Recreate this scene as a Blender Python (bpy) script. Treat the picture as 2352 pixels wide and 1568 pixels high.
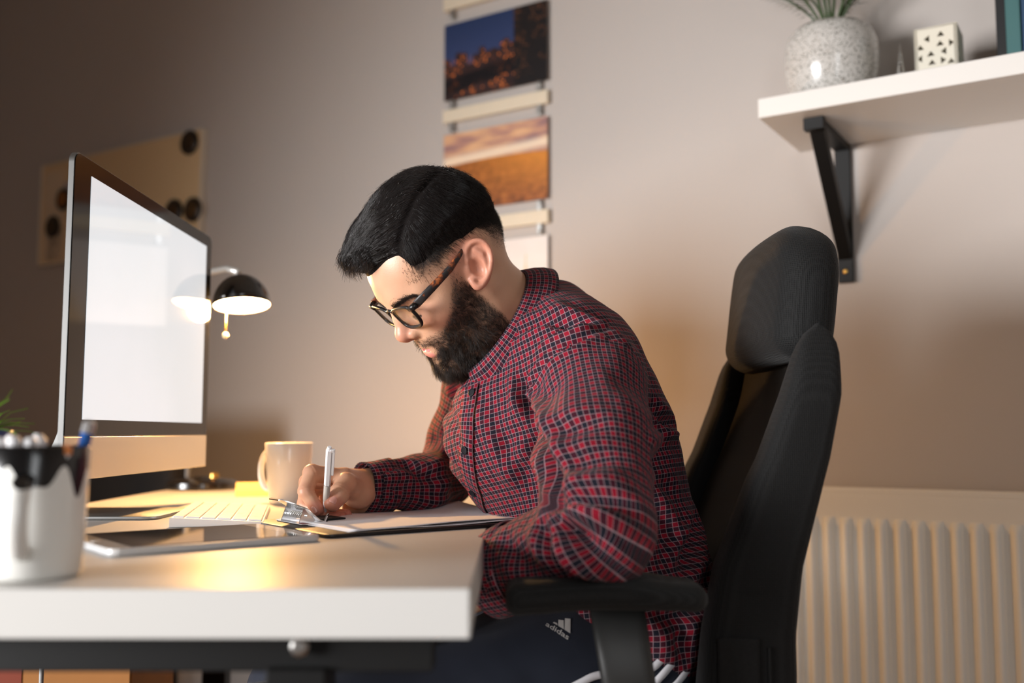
import bpy, bmesh, math, random
import numpy as np
from mathutils import Vector, Matrix

for _o in list(bpy.data.objects):
    bpy.data.objects.remove(_o)
SC = bpy.context.scene
COL = SC.collection
PI = math.pi

# ------------------------------------------------------------------ camera
FPX = 2352 * 35 / 36.0
PITCH = math.atan((992 - 784) / FPX)
CAMZ = 0.857
cam_d = bpy.data.cameras.new('camera')
cam_d.lens = 35
cam_d.sensor_width = 36
cam_d.clip_start = 0.02
cam_d.dof.use_dof = True
cam_d.dof.focus_distance = 1.27
cam_d.dof.aperture_fstop = 2.2
cam = bpy.data.objects.new('camera', cam_d)
COL.objects.link(cam)
cam.location = (0, 0, CAMZ)
cam.rotation_euler = (PI / 2 + PITCH, 0, 0)
SC.camera = cam

# ------------------------------------------------------------------ world, lights, exposure
SC.view_settings.view_transform = 'Standard'
SC.view_settings.look = 'None'
SC.view_settings.gamma = 1.0
SC.view_settings.use_curve_mapping = False
SC.view_settings.exposure = 0.1
world = bpy.data.worlds.new('world')
SC.world = world
world.use_nodes = True
world.node_tree.nodes['Background'].inputs[0].default_value = (0.75, 0.85, 1.0, 1)
world.node_tree.nodes['Background'].inputs[1].default_value = 0.15


def area_light(name, loc, aim, sx, sy, power, color, spread=180):
    l = bpy.data.lights.new(name, 'AREA')
    l.shape = 'RECTANGLE'
    l.size = sx
    l.size_y = sy
    l.energy = power
    l.color = color
    l.spread = math.radians(spread)
    o = bpy.data.objects.new(name, l)
    COL.objects.link(o)
    o.location = loc
    o.rotation_euler = (Vector(aim) - Vector(loc)).to_track_quat('-Z', 'Y').to_euler()
    return o


# the picture wall: passes (0, 2.35), runs 32 degrees off the desk
WA = math.radians(32)
WD = Vector((math.cos(WA), -math.sin(WA), 0))      # along the wall, to the right
WN = Vector((-math.sin(WA), -math.cos(WA), 0))     # out of the wall into the room
WO = Vector((0, 2.35, 0))


def wallp(s, t, z=0.0):
    return WO + WD * s + WN * t + Vector((0, 0, z))


# daylight through the window of the wall on the camera's side
area_light('window_daylight', wallp(-0.95, 4.05, 0.98), wallp(1.15, 0, 0.78), 1.4, 1.1, 27, (0.99, 0.98, 0.98), 60)
# added soft fill light right of the camera; no doorway stands there
area_light('right_fill', wallp(2.25, 2.6, 1.2), (0.3, 1.4, 0.7), 0.8, 1.6, 9, (0.95, 0.98, 1.0), 130)

# ------------------------------------------------------------------ small tools
def lin(r, g, b):
    def f(c):
        c /= 255.0
        return c / 12.92 if c <= 0.04045 else ((c + 0.055) / 1.055) ** 2.4
    return (f(r), f(g), f(b), 1)


F0, CP, SP = FPX, math.cos(PITCH), math.sin(PITCH)


def ray(px, py):
    u = (px - 1176) / F0
    v = -(py - 784) / F0
    return Vector((u, CP - v * SP, SP + v * CP))


def W(px, py, Y):
    """world point at distance Y in front of the camera (modelling measurements)"""
    r = ray(px, py)
    return Vector((0, 0, CAMZ)) + r * (Y / r.y)


def mat(name, color, rough=0.5, metal=0.0, var=0.0, vscale=20, bump=0.0, bscale=200, coat=0.0, spec=0.5, sss=0.0,
        emit=None, estr=0.0, trans=0.0, sheen=0.0):
    m = bpy.data.materials.new(name)
    m.use_nodes = True
    nt = m.node_tree
    b = nt.nodes['Principled BSDF']
    b.inputs['Base Color'].default_value = color
    b.inputs['Roughness'].default_value = rough
    b.inputs['Metallic'].default_value = metal
    b.inputs['Specular IOR Level'].default_value = spec
    b.inputs['Coat Weight'].default_value = coat
    b.inputs['Coat Roughness'].default_value = 0.05
    b.inputs['Transmission Weight'].default_value = trans
    b.inputs['Sheen Weight'].default_value = sheen
    if sss:
        b.inputs['Subsurface Weight'].default_value = sss
        b.inputs['Subsurface Radius'].default_value = (0.012, 0.005, 0.003)
        b.inputs['Subsurface Scale'].default_value = 0.6
    if emit:
        b.inputs['Emission Color'].default_value = emit
        b.inputs['Emission Strength'].default_value = estr
    tc = nt.nodes.new('ShaderNodeTexCoord')
    if var:
        nz = nt.nodes.new('ShaderNodeTexNoise')
        nz.inputs['Scale'].default_value = vscale
        nz.inputs['Detail'].default_value = 5
        nt.links.new(tc.outputs['Object'], nz.inputs['Vector'])
        mx = nt.nodes.new('ShaderNodeMix')
        mx.data_type = 'RGBA'
        mx.inputs[6].default_value = tuple(c * (1 - var) for c in color[:3]) + (1,)
        mx.inputs[7].default_value = tuple(min(1, c * (1 + var)) for c in color[:3]) + (1,)
        nt.links.new(nz.outputs['Fac'], mx.inputs[0])
        nt.links.new(mx.outputs[2], b.inputs['Base Color'])
    if bump:
        nb = nt.nodes.new('ShaderNodeTexNoise')
        nb.inputs['Scale'].default_value = bscale
        nb.inputs['Detail'].default_value = 3
        nt.links.new(tc.outputs['Object'], nb.inputs['Vector'])
        bp = nt.nodes.new('ShaderNodeBump')
        bp.inputs['Strength'].default_value = bump
        bp.inputs['Distance'].default_value = 0.002
        nt.links.new(nb.outputs['Fac'], bp.inputs['Height'])
        nt.links.new(bp.outputs['Normal'], b.inputs['Normal'])
    return m


class NB:
    """tiny node-graph builder"""
    def __init__(s, m):
        s.nt = m.node_tree
        s.b = s.nt.nodes['Principled BSDF']

    def new(s, t, **kw):
        n = s.nt.nodes.new(t)
        for k, v in kw.items():
            setattr(n, k, v)
        return n

    def put(s, sock, v):
        if hasattr(v, 'is_linked'):
            s.nt.links.new(v, sock)
        else:
            sock.default_value = v

    def math(s, op, a, b=0.0, c=None):
        n = s.new('ShaderNodeMath', operation=op)
        s.put(n.inputs[0], a)
        s.put(n.inputs[1], b)
        if c is not None:
            s.put(n.inputs[2], c)
        return n.outputs[0]

    def mix(s, f, a, b, blend='MIX'):
        n = s.new('ShaderNodeMix', data_type='RGBA', blend_type=blend)
        s.put(n.inputs[0], f)
        s.put(n.inputs[6], a)
        s.put(n.inputs[7], b)
        return n.outputs[2]

    def noise(s, vec, scale, detail=3, rough=0.5):
        n = s.new('ShaderNodeTexNoise')
        n.inputs['Scale'].default_value = scale
        n.inputs['Detail'].default_value = detail
        n.inputs['Roughness'].default_value = rough
        s.nt.links.new(vec, n.inputs['Vector'])
        return n.outputs['Fac']

    def obj(s):
        return s.new('ShaderNodeTexCoord').outputs['Object']

    def uv(s):
        return s.new('ShaderNodeTexCoord').outputs['UV']

    def xyz(s, v):
        n = s.new('ShaderNodeSeparateXYZ')
        s.nt.links.new(v, n.inputs[0])
        return n.outputs

    def ramp(s, f, stops):
        n = s.new('ShaderNodeValToRGB')
        e = n.color_ramp.elements
        while len(e) < len(stops):
            e.new(0.5)
        for i, (p, c) in enumerate(stops):
            e[i].position = p
            e[i].color = c
        s.nt.links.new(f, n.inputs[0])
        return n.outputs[0]

    def bump(s, h, strength=0.3, dist=0.001):
        n = s.new('ShaderNodeBump')
        n.inputs['Strength'].default_value = strength
        n.inputs['Distance'].default_value = dist
        s.nt.links.new(h, n.inputs['Height'])
        s.nt.links.new(n.outputs['Normal'], s.b.inputs['Normal'])

    def color(s, c):
        s.put(s.b.inputs['Base Color'], c)


def link(name, me, m=None, parent=None, smooth=False):
    o = bpy.data.objects.new(name, me)
    COL.objects.link(o)
    if m is not None and not me.materials:
        me.materials.append(m)
    if parent is not None:
        o.parent = parent
    if smooth:
        me.polygons.foreach_set('use_smooth', [True] * len(me.polygons))
    return o


def obj(name, bm, m, parent=None, loc=None, rot=None, smooth=False, angle=None):
    me = bpy.data.meshes.new(name)
    bmesh.ops.recalc_face_normals(bm, faces=bm.faces)
    bm.to_mesh(me)
    bm.free()
    o = link(name, me, m, parent, smooth)
    if angle is not None:
        me.polygons.foreach_set('use_smooth', [True] * len(me.polygons))
        me.set_sharp_from_angle(angle=math.radians(angle))
    if loc is not None:
        o.location = loc
    if rot is not None:
        o.rotation_euler = rot
    return o


def pydata(name, v, f, m, parent=None, smooth=True):
    me = bpy.data.meshes.new(name)
    me.from_pydata([tuple(map(float, q)) for q in v], [], f)
    me.update()
    return link(name, me, m, parent, smooth)


def npmesh(name, V, Q, m, parent=None, smooth=True):
    """fast mesh from numpy verts and faces (all faces with the same corner count)"""
    me = bpy.data.meshes.new(name)
    V = np.asarray(V, np.float32)
    Q = np.asarray(Q, np.int32)
    k = Q.shape[1]
    me.vertices.add(len(V))
    me.vertices.foreach_set('co', V.ravel())
    me.loops.add(Q.size)
    me.loops.foreach_set('vertex_index', Q.ravel())
    me.polygons.add(len(Q))
    me.polygons.foreach_set('loop_start', np.arange(0, Q.size, k, dtype=np.int32))
    me.update(calc_edges=True)
    me.validate()
    return link(name, me, m, parent, smooth)


def empty(name, loc=(0, 0, 0), rz=0.0):
    o = bpy.data.objects.new(name, None)
    COL.objects.link(o)
    o.empty_display_size = 0.05
    o.location = loc
    o.rotation_euler = (0, 0, rz)
    return o


def tag(o, label, cat, group=None):
    o['label'] = label
    o['category'] = cat
    if group:
        o['group'] = group
    return o


def struct(o):
    o['kind'] = 'structure'
    return o


def keepw(o):
    """a child modelled in world coordinates under an unrotated Empty"""
    o.matrix_parent_inverse = Matrix.Translation(-o.parent.location)
    return o


def box(sx, sy, sz, bev=0.0, seg=2, c=(0, 0, 0), bm=None):
    b = bmesh.new()
    bmesh.ops.create_cube(b, size=1)
    for v in b.verts:
        v.co = Vector((v.co.x * sx, v.co.y * sy, v.co.z * sz))
    if bev:
        bmesh.ops.bevel(b, geom=b.edges[:], offset=bev, segments=seg, affect='EDGES', profile=0.5)
    for v in b.verts:
        v.co += Vector(c)
    return merge(bm, b)


def merge(bm, b, M=None):
    if M is not None:
        bmesh.ops.transform(b, matrix=M, verts=b.verts)
    if bm is None:
        return b
    me = bpy.data.meshes.new('tmp')
    b.to_mesh(me)
    b.free()
    bm.from_mesh(me)
    bpy.data.meshes.remove(me)
    return bm


def lathe(prof, n=32, bm=None, c=(0, 0, 0)):
    """prof: list of (r, z); r == 0 closes with a pole"""
    b = bmesh.new()
    rings = []
    for r, z in prof:
        if r < 1e-7:
            rings.append([b.verts.new((c[0], c[1], c[2] + z))])
        else:
            rings.append([b.verts.new((c[0] + r * math.cos(2 * PI * i / n), c[1] + r * math.sin(2 * PI * i / n), c[2] + z)) for i in range(n)])
    for A, B in zip(rings, rings[1:]):
        for i in range(n):
            j = (i + 1) % n
            a = [A[i % len(A)], A[j % len(A)], B[j % len(B)], B[i % len(B)]]
            q = []
            for v in a:
                if v not in q:
                    q.append(v)
            if len(q) > 2:
                b.faces.new(q)
    return merge(bm, b)


def tube(pts, rad, n=8, bm=None, closed=False, flat=None):
    """tube along a polyline; rad a number or list; flat=(ref vector, scale) squashes the section along ref"""
    b = bmesh.new()
    pts = [Vector(p) for p in pts]
    N = len(pts)
    if not hasattr(rad, '__len__'):
        rad = [rad] * N
    rings = []
    up = None
    for i, p in enumerate(pts):
        if closed:
            t = pts[(i + 1) % N] - pts[i - 1]
        else:
            t = pts[min(i + 1, N - 1)] - pts[max(i - 1, 0)]
        t.normalize()
        if up is None:
            up = Vector((0, 0, 1)) if abs(t.z) < 0.9 else Vector((1, 0, 0))
        x = up - t * up.dot(t)
        if x.length < 1e-6:
            x = t.orthogonal()
        x.normalize()
        y = t.cross(x)
        up = x
        ring = []
        for k in range(n):
            a = 2 * PI * k / n
            d = (x * math.cos(a) + y * math.sin(a)) * rad[i]
            if flat is not None:
                r = Vector(flat[0]).normalized()
                d = d - r * d.dot(r) * (1 - flat[1])
            ring.append(b.verts.new(p + d))
        rings.append(ring)
    for i in range(N if closed else N - 1):
        A, B = rings[i], rings[(i + 1) % N]
        for k in range(n):
            b.faces.new((A[k], A[(k + 1) % n], B[(k + 1) % n], B[k]))
    if not closed:
        b.faces.new(rings[0][::-1])
        b.faces.new(rings[-1])
    return merge(bm, b)


def prism(outline, h, bev=0.0, seg=2, bm=None, M=None):
    """outline in xy, extruded 0..h along z"""
    b = bmesh.new()
    vs = [b.verts.new((x, y, 0)) for x, y in outline]
    f = b.faces.new(vs)
    r = bmesh.ops.extrude_face_region(b, geom=[f])
    tv = [g for g in r['geom'] if isinstance(g, bmesh.types.BMVert)]
    bmesh.ops.translate(b, verts=tv, vec=(0, 0, h))
    bmesh.ops.recalc_face_normals(b, faces=b.faces)
    if bev:
        es = [e for e in b.edges if abs(e.verts[0].co.z - e.verts[1].co.z) < 1e-6]
        bmesh.ops.bevel(b, geom=es, offset=bev, segments=seg, affect='EDGES', profile=0.5)
    return merge(bm, b, M)


def rrect(w, h, r, n=6, cx=0, cy=0):
    o = []
    for (sx, sy, a0) in ((1, 1, 0), (-1, 1, 90), (-1, -1, 180), (1, -1, 270)):
        for i in range(n + 1):
            a = math.radians(a0 + 90 * i / n)
            o.append((cx + sx * (w / 2 - r) + r * math.cos(a), cy + sy * (h / 2 - r) + r * math.sin(a)))
    return o


# ------------------------------------------------------------------ implicit surfaces (numpy surface nets)
def smin(a, b, k):
    h = np.clip(0.5 + 0.5 * (b - a) / k, 0, 1)
    return b + (a - b) * h - k * h * (1 - h)


def smax(a, b, k):
    return -smin(-a, -b, k)


def s_ell(P, c, r, R=None):
    q = P - np.asarray(c, np.float32)
    if R is not None:
        q = q @ np.asarray(R, np.float32).T
    r = np.asarray(r, np.float32)
    k0 = np.linalg.norm(q / r, axis=1)
    k1 = np.linalg.norm(q / (r * r), axis=1) + 1e-9
    return k0 * (k0 - 1) / k1


def s_cone(P, a, b, r1, r2):
    a = np.asarray(a, np.float32)
    b = np.asarray(b, np.float32)
    ab = b - a
    h = np.clip(((P - a) @ ab) / max(float(ab @ ab), 1e-12), 0, 1)
    return np.linalg.norm(P - a - h[:, None] * ab, axis=1) - (r1 + (r2 - r1) * h)


def s_chain(P, pts, rs, k=0.004):
    d = None
    for i in range(len(pts) - 1):
        e = s_cone(P, pts[i], pts[i + 1], rs[i], rs[i + 1])
        d = e if d is None else smin(d, e, k)
    return d


def sdf_mesh(fn, lo, hi, h, smooth=1):
    lo = np.asarray(lo, np.float64)
    B = 8
    nb = np.ceil((np.asarray(hi) - lo) / (h * B)).astype(int)
    n = nb * B + 1
    ci = np.stack(np.meshgrid(*[np.arange(k) for k in nb], indexing='ij'), -1).reshape(-1, 3)
    cc = (lo + (ci * B + B / 2) * h).astype(np.float32)
    dc = fn(cc)
    D = np.empty(n, np.float32)
    D[:] = 1
    big = np.repeat(np.repeat(np.repeat(np.where(dc < 0, -1, 1).reshape(nb).astype(np.float32), B, 0), B, 1), B, 2)
    D[:-1, :-1, :-1] = big
    act = ci[np.abs(dc) < h * B * 2.0]
    g = np.stack(np.meshgrid(*[np.arange(B + 1)] * 3, indexing='ij'), -1).reshape(-1, 3)
    for s in range(0, len(act), 400):
        a = act[s:s + 400]
        I = (a[:, None, :] * B + g[None]).reshape(-1, 3)
        D[I[:, 0], I[:, 1], I[:, 2]] = fn((lo + I * h).astype(np.float32))
    S = D < 0
    cnt = np.zeros(n - 1, np.int8)
    off = [(i, j, k) for i in (0, 1) for j in (0, 1) for k in (0, 1)]
    for o in off:
        cnt += S[o[0]:n[0] - 1 + o[0], o[1]:n[1] - 1 + o[1], o[2]:n[2] - 1 + o[2]]
    C = np.argwhere((cnt > 0) & (cnt < 8))
    idx = np.full(n - 1, -1, np.int64)
    idx[C[:, 0], C[:, 1], C[:, 2]] = np.arange(len(C))
    vals = {o: D[C[:, 0] + o[0], C[:, 1] + o[1], C[:, 2] + o[2]] for o in off}
    acc = np.zeros((len(C), 3))
    num = np.zeros(len(C))
    for a in off:
        for ax in range(3):
            if a[ax]:
                continue
            b = list(a)
            b[ax] = 1
            b = tuple(b)
            va, vb = vals[a], vals[b]
            m = (va < 0) != (vb < 0)
            t = np.where(m, va / np.where(m, va - vb, 1), 0)
            p = np.array(a, float)[None] + np.zeros((len(C), 3))
            p[:, ax] += t
            acc += p * m[:, None]
            num += m
    V = lo + (C + acc / num[:, None]) * h
    Q = []
    for ax in range(3):
        b, c = (ax + 1) % 3, (ax + 2) % 3
        sl = [slice(1, -1)] * 3
        sl[ax] = slice(0, -1)
        s0 = S[tuple(sl)]
        sl2 = list(sl)
        sl2[ax] = slice(1, None)
        s1 = S[tuple(sl2)]
        E = np.argwhere(s0 != s1)
        base = E.copy()
        base[:, b] += 1
        base[:, c] += 1
        fl = s0[E[:, 0], E[:, 1], E[:, 2]]
        cor = []
        for (ob, oc) in ((-1, -1), (0, -1), (0, 0), (-1, 0)):
            q = base.copy()
            q[:, b] += ob
            q[:, c] += oc
            cor.append(idx[q[:, 0], q[:, 1], q[:, 2]])
        q = np.stack(cor, 1)
        q[~fl] = q[~fl][:, ::-1]
        Q.append(q)
    Q = np.concatenate(Q)
    Q = Q[(Q >= 0).all(1)]
    V = relax(V, Q, smooth)
    return V, Q


def relax(V, Q, it, lam=0.5):
    for _ in range(it):
        A = np.zeros_like(V)
        n = np.zeros(len(V))
        k = Q.shape[1]
        for i in range(k):
            j = (i + 1) % k
            for c in range(3):
                A[:, c] += np.bincount(Q[:, i], V[Q[:, j], c], len(V)) + np.bincount(Q[:, j], V[Q[:, i], c], len(V))
            n += np.bincount(Q[:, i], minlength=len(V)) + np.bincount(Q[:, j], minlength=len(V))
        V = V * (1 - lam) + lam * A / np.maximum(n, 1)[:, None]
    return V


def vnormals(V, Q):
    a = V[Q[:, 2]] - V[Q[:, 0]]
    b = V[Q[:, 3 % Q.shape[1]]] - V[Q[:, 1]]
    fn = np.cross(a, b)
    N = np.zeros_like(V)
    for i in range(Q.shape[1]):
        for c in range(3):
            N[:, c] += np.bincount(Q[:, i], fn[:, c], len(V))
    return N / (np.linalg.norm(N, axis=1)[:, None] + 1e-12)


def grad(fn, P, e=0.001):
    g = np.zeros_like(P)
    for i in range(3):
        d = np.zeros(3, P.dtype)
        d[i] = e
        g[:, i] = fn(P + d) - fn(P - d)
    return g / (np.linalg.norm(g, axis=1)[:, None] + 1e-9)


def vnoise(P, scale, seed=0):
    """cheap smooth value noise for numpy points"""
    q = np.asarray(P, np.float64) * scale + 100.0
    i = np.floor(q).astype(np.int64)
    f = q - i
    f = f * f * (3 - 2 * f)
    out = 0
    for dx in (0, 1):
        for dy in (0, 1):
            for dz in (0, 1):
                hsh = (i[:, 0] + dx) * 73856093 ^ (i[:, 1] + dy) * 19349663 ^ (i[:, 2] + dz) * 83492791 ^ (seed * 2654435761)
                hsh = (hsh ^ (hsh >> 13)) * 1274126177 & 0xffffffff
                hsh = (hsh ^ (hsh >> 16)) & 0xffff
                w = (f[:, 0] if dx else 1 - f[:, 0]) * (f[:, 1] if dy else 1 - f[:, 1]) * (f[:, 2] if dz else 1 - f[:, 2])
                out = out + w * hsh / 65535.0
    return out


def strands(name, paths, rads, m, parent=None, sides=3):
    """many thin tapering strands as one mesh; paths (N, K, 3)"""
    P = np.asarray(paths, np.float64)
    N, K, _ = P.shape
    T = np.empty_like(P)
    T[:, 1:-1] = P[:, 2:] - P[:, :-2]
    T[:, 0] = P[:, 1] - P[:, 0]
    T[:, -1] = P[:, -1] - P[:, -2]
    T /= np.linalg.norm(T, axis=2)[..., None] + 1e-12
    ref = np.zeros_like(T)
    ref[..., 2] = 1
    ref[np.abs(T[..., 2]) > 0.95] = (1, 0, 0)
    X = np.cross(T, ref)
    X /= np.linalg.norm(X, axis=2)[..., None] + 1e-12
    Yv = np.cross(T, X)
    prof = np.linspace(1, 0.15, K) ** 0.7
    R = np.asarray(rads).reshape(N, 1) * prof[None]
    rings = []
    for s in range(sides):
        a = 2 * PI * s / sides
        rings.append(P + (X * math.cos(a) + Yv * math.sin(a)) * R[..., None])
    V = np.stack(rings, 2).reshape(-1, 3)
    base = (np.arange(N)[:, None, None] * K + np.arange(K - 1)[None, :, None]) * sides
    Q = []
    for s in range(sides):
        t = (s + 1) % sides
        Q.append(np.concatenate([base + s, base + t, base + sides + t, base + sides + s], 2).reshape(-1, 4))
    return npmesh(name, V, np.concatenate(Q), m, parent)


# ------------------------------------------------------------------ materials
M = {}
M['wall'] = mat('wall_paint', lin(188, 180, 174), 0.75, var=0.02, vscale=3, bump=0.05, bscale=400)
M['ceil'] = mat('ceiling_paint', lin(225, 222, 215), 0.8, bump=0.03, bscale=300)
M['white_lac'] = mat('white_lacquer', lin(226, 224, 220), 0.28, bump=0.01, bscale=60)
M['shelf'] = mat('shelf_white', lin(226, 223, 218), 0.4, bump=0.01)
M['blackmetal'] = mat('black_metal', lin(9, 9, 9), 0.5, spec=0.3, bump=0.03, bscale=500)
M['chrome'] = mat('chrome', (0.8, 0.8, 0.8, 1), 0.12, 1.0, var=0.03)
M['steel'] = mat('dull_steel', (0.5, 0.49, 0.47, 1), 0.35, 1.0, var=0.05)
M['brass'] = mat('brass', lin(190, 150, 80), 0.3, 1.0, var=0.05)
M['alu'] = mat('aluminium', (0.27, 0.27, 0.265, 1), 0.48, 1.0, bump=0.01, bscale=900)
M['bezel'] = mat('black_glass', (0.004, 0.004, 0.004, 1), 0.08, spec=0.15, var=0.02)
M['ceramic'] = mat('white_ceramic', lin(232, 229, 224), 0.22, coat=0.4, var=0.01)
M['radiator'] = mat('radiator_enamel', lin(234, 230, 221), 0.4, var=0.01)
M['paper'] = mat('white_paper', lin(238, 236, 238), 0.85, var=0.01, bump=0.05, bscale=120)
M['railwood'] = mat('painted_rail', lin(222, 208, 184), 0.55, var=0.03, vscale=40)
M['black_plastic'] = mat('black_plastic', lin(24, 24, 24), 0.5, bump=0.05, bscale=700)
M['rubber'] = mat('black_rubber', lin(14, 14, 14), 0.7, var=0.1)
M['whiteplastic'] = mat('white_plastic', lin(238, 238, 240), 0.3, var=0.01)
# ================================================================== the room
S0, S1, T1, HC = -2.75, 2.3, 4.15, 2.55


def wall_slab(name, s0, s1, t0, t1, z0, z1, m):
    b = box(s1 - s0, t1 - t0, z1 - z0, c=((s0 + s1) / 2, -(t0 + t1) / 2, (z0 + z1) / 2))
    o = obj(name, b, m, loc=WO, rot=(0, 0, -WA))
    return struct(o)


def floor_material():
    m = mat('oak_floor', lin(150, 105, 66), 0.45)
    n = NB(m)
    x, y, z = n.xyz(n.obj())
    r = n.math('FLOOR', n.math('MULTIPLY', y, 7.0))
    xs = n.math('ADD', n.math('MULTIPLY', x, 0.9), n.math('MULTIPLY', r, 0.37))
    cell = n.math('ADD', n.math('FLOOR', xs), n.math('MULTIPLY', r, 17.3))
    wn = n.new('ShaderNodeTexWhiteNoise', noise_dimensions='1D')
    n.nt.links.new(cell, wn.inputs['W'])
    g = n.noise(n.obj(), 14, 6)
    f = n.math('ADD', n.math('MULTIPLY', wn.outputs['Value'], 0.5), n.math('MULTIPLY', g, 0.5))
    n.color(n.ramp(f, [(0, lin(104, 68, 40)), (1, lin(176, 128, 84))]))
    return m


wall_slab('floor', S0, S1, 0, T1, -0.1, 0, floor_material())
wall_slab('wall_back', S0, S1, -0.12, 0, 0, HC, M['wall'])
wall_slab('wall_left', S0 - 0.12, S0, 0, T1, 0, HC, M['wall'])
wall_slab('wall_right', S1, S1 + 0.12, 0, T1, 0, HC, M['wall'])
wall_slab('ceiling', S0, S1, 0, T1, HC, HC + 0.1, M['ceil'])
# wall on the camera's side, with the window opening
wall_front = wall_slab('wall_front', S0, -1.77, T1, T1 + 0.12, 0, HC, M['wall'])
wall_slab('wall_front_2', -0.13, S1, T1, T1 + 0.12, 0, HC, M['wall'])
wall_slab('wall_front_3', -1.77, -0.13, T1, T1 + 0.12, 0, 0.36, M['wall'])
wall_slab('wall_front_4', -1.77, -0.13, T1, T1 + 0.12, 1.60, HC, M['wall'])
win = struct(empty('window_1', wallp(-0.95, T1 + 0.06, 0.98), -WA))
fb = None
for c, s in (((0, 0, 0.59), (1.64, 0.06, 0.06)), ((0, 0, -0.59), (1.64, 0.06, 0.06)), ((-0.79, 0, 0), (0.06, 0.06, 1.24)),
             ((0.79, 0, 0), (0.06, 0.06, 1.24)), ((0, 0, 0), (0.05, 0.05, 1.2))):
    fb = box(*s, bev=0.005, c=c, bm=fb)
obj('window_frame', fb, M['white_lac'], win)
wall_slab('baseboard_back', S0, S1, 0, 0.015, 0, 0.07, M['white_lac'])


def on_wall(name, s, z, t=0.0):
    return empty(name, wallp(s, t, z), -WA)


# ------------------------------------------------------------------ photo rack: rails, clips, prints
RW = 0.305


def gen_xz(n):
    g = n.new('ShaderNodeTexCoord').outputs['Generated']
    return n.xyz(g)[0], n.xyz(g)[2], g


def print_city():
    m = mat('city_print', (0, 0, 0, 1), 0.3)
    n = NB(m)
    x, z, g = gen_xz(n)
    sky = n.ramp(z, [(0.35, lin(120, 84, 92)), (0.55, lin(52, 66, 106)), (1.0, lin(36, 54, 92))])
    xc = n.math('FLOOR', n.math('MULTIPLY', x, 17))
    wn = n.new('ShaderNodeTexWhiteNoise', noise_dimensions='1D')
    n.nt.links.new(xc, wn.inputs['W'])
    # the near dark tower on the right, lower blocks elsewhere
    low = n.math('ADD', 0.42, n.math('MULTIPLY', wn.outputs['Value'], 0.20))
    low = n.math('ADD', low, n.math('MULTIPLY', n.math('GREATER_THAN', x, 0.56), 0.08))
    tower = n.math('MULTIPLY', n.math('GREATER_THAN', x, 0.69), 2.0)
    bld = n.math('LESS_THAN', z, n.math('ADD', low, tower))
    mp = n.new('ShaderNodeMapping')
    mp.inputs['Scale'].default_value = (34, 1, 26)
    n.nt.links.new(g, mp.inputs[0])
    vz = n.new('ShaderNodeTexVoronoi')
    vz.inputs['Scale'].default_value = 1.0
    n.nt.links.new(mp.outputs[0], vz.inputs['Vector'])
    big = n.noise(g, 6, 4)
    amt = n.math('MULTIPLY', n.math('LESS_THAN', vz.outputs['Distance'], 0.34), n.math('GREATER_THAN', big, 0.5))
    lit = n.mix(amt, n.ramp(big, [(0.2, lin(12, 12, 18)), (0.75, lin(70, 48, 46))]), lin(226, 122, 52))
    tw = n.mix(n.math('GREATER_THAN', x, 0.69), lit, n.mix(n.math('MULTIPLY', amt, 0.35), lin(26, 23, 25), lin(150, 92, 54)))
    road = n.math('LESS_THAN', z, n.math('ADD', 0.16, n.math('MULTIPLY', x, 0.1)))
    dark = n.math('MULTIPLY', n.math('LESS_THAN', n.math('ABSOLUTE', n.math('SUBTRACT', z, n.math('ADD', 0.16, n.math('MULTIPLY', x, 0.2)))), 0.09), n.math('LESS_THAN', x, 0.69))
    c = n.mix(bld, sky, tw)
    c = n.mix(n.math('MULTIPLY', dark, 0.85), c, lin(10, 12, 18))
    n.color(c)
    return m


def print_field():
    m = mat('field_print', (0, 0, 0, 1), 0.3)
    n = NB(m)
    x, z, g = gen_xz(n)
    mp = n.new('ShaderNodeMapping')
    mp.inputs['Scale'].default_value = (2.2, 1, 7)
    mp.inputs['Rotation'].default_value = (0, 0.2, 0)
    n.nt.links.new(g, mp.inputs[0])
    cl = n.noise(mp.outputs[0], 1.3, 5)
    sky = n.ramp(n.math('ADD', n.math('MULTIPLY', cl, 1.3), -0.15), [(0.2, lin(112, 92, 112)), (0.45, lin(190, 142, 124)), (0.65, lin(228, 178, 134)), (0.9, lin(236, 206, 182))])
    band = n.math('SUBTRACT', 1.0, n.math('MULTIPLY', n.math('ABSOLUTE', n.math('SUBTRACT', z, n.math('ADD', 0.64, n.math('MULTIPLY', x, 0.06)))), 11))
    sky = n.mix(n.math('MAXIMUM', band, 0.0), sky, lin(250, 228, 200))
    fn_ = n.noise(g, 14, 6, 0.65)
    field = n.ramp(fn_, [(0.3, lin(58, 32, 22)), (0.55, lin(150, 84, 40)), (0.75, lin(204, 132, 66))])
    glow = n.math('MULTIPLY', x, n.math('MULTIPLY', z, 1.6))
    field = n.mix(n.math('MINIMUM', glow, 0.8), field, lin(224, 142, 52))
    h = n.math('LESS_THAN', z, n.math('ADD', 0.58, n.math('MULTIPLY', n.math('SINE', n.math('MULTIPLY', x, 3.0)), 0.03)))
    n.color(n.mix(h, sky, field))
    return m


def print_pale():
    m = mat('pale_print', lin(226, 220, 214), 0.4)
    n = NB(m)
    x, z, g = gen_xz(n)
    d = n.math('ABSOLUTE', n.math('SUBTRACT', x, 0.8))
    wv = n.math('MULTIPLY', n.math('POWER', n.math('MAXIMUM', n.math('SUBTRACT', 0.72, z), 0.0), 1.6), 0.32)
    t = n.math('LESS_THAN', d, n.math('ADD', wv, 0.006))
    t = n.math('MULTIPLY', t, n.math('LESS_THAN', z, 0.8))
    n.color(n.mix(n.math('MULTIPLY', t, 0.75), n.mix(n.noise(g, 5, 3), lin(222, 212, 206), lin(236, 230, 226)), lin(214, 188, 140)))
    return m


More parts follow.
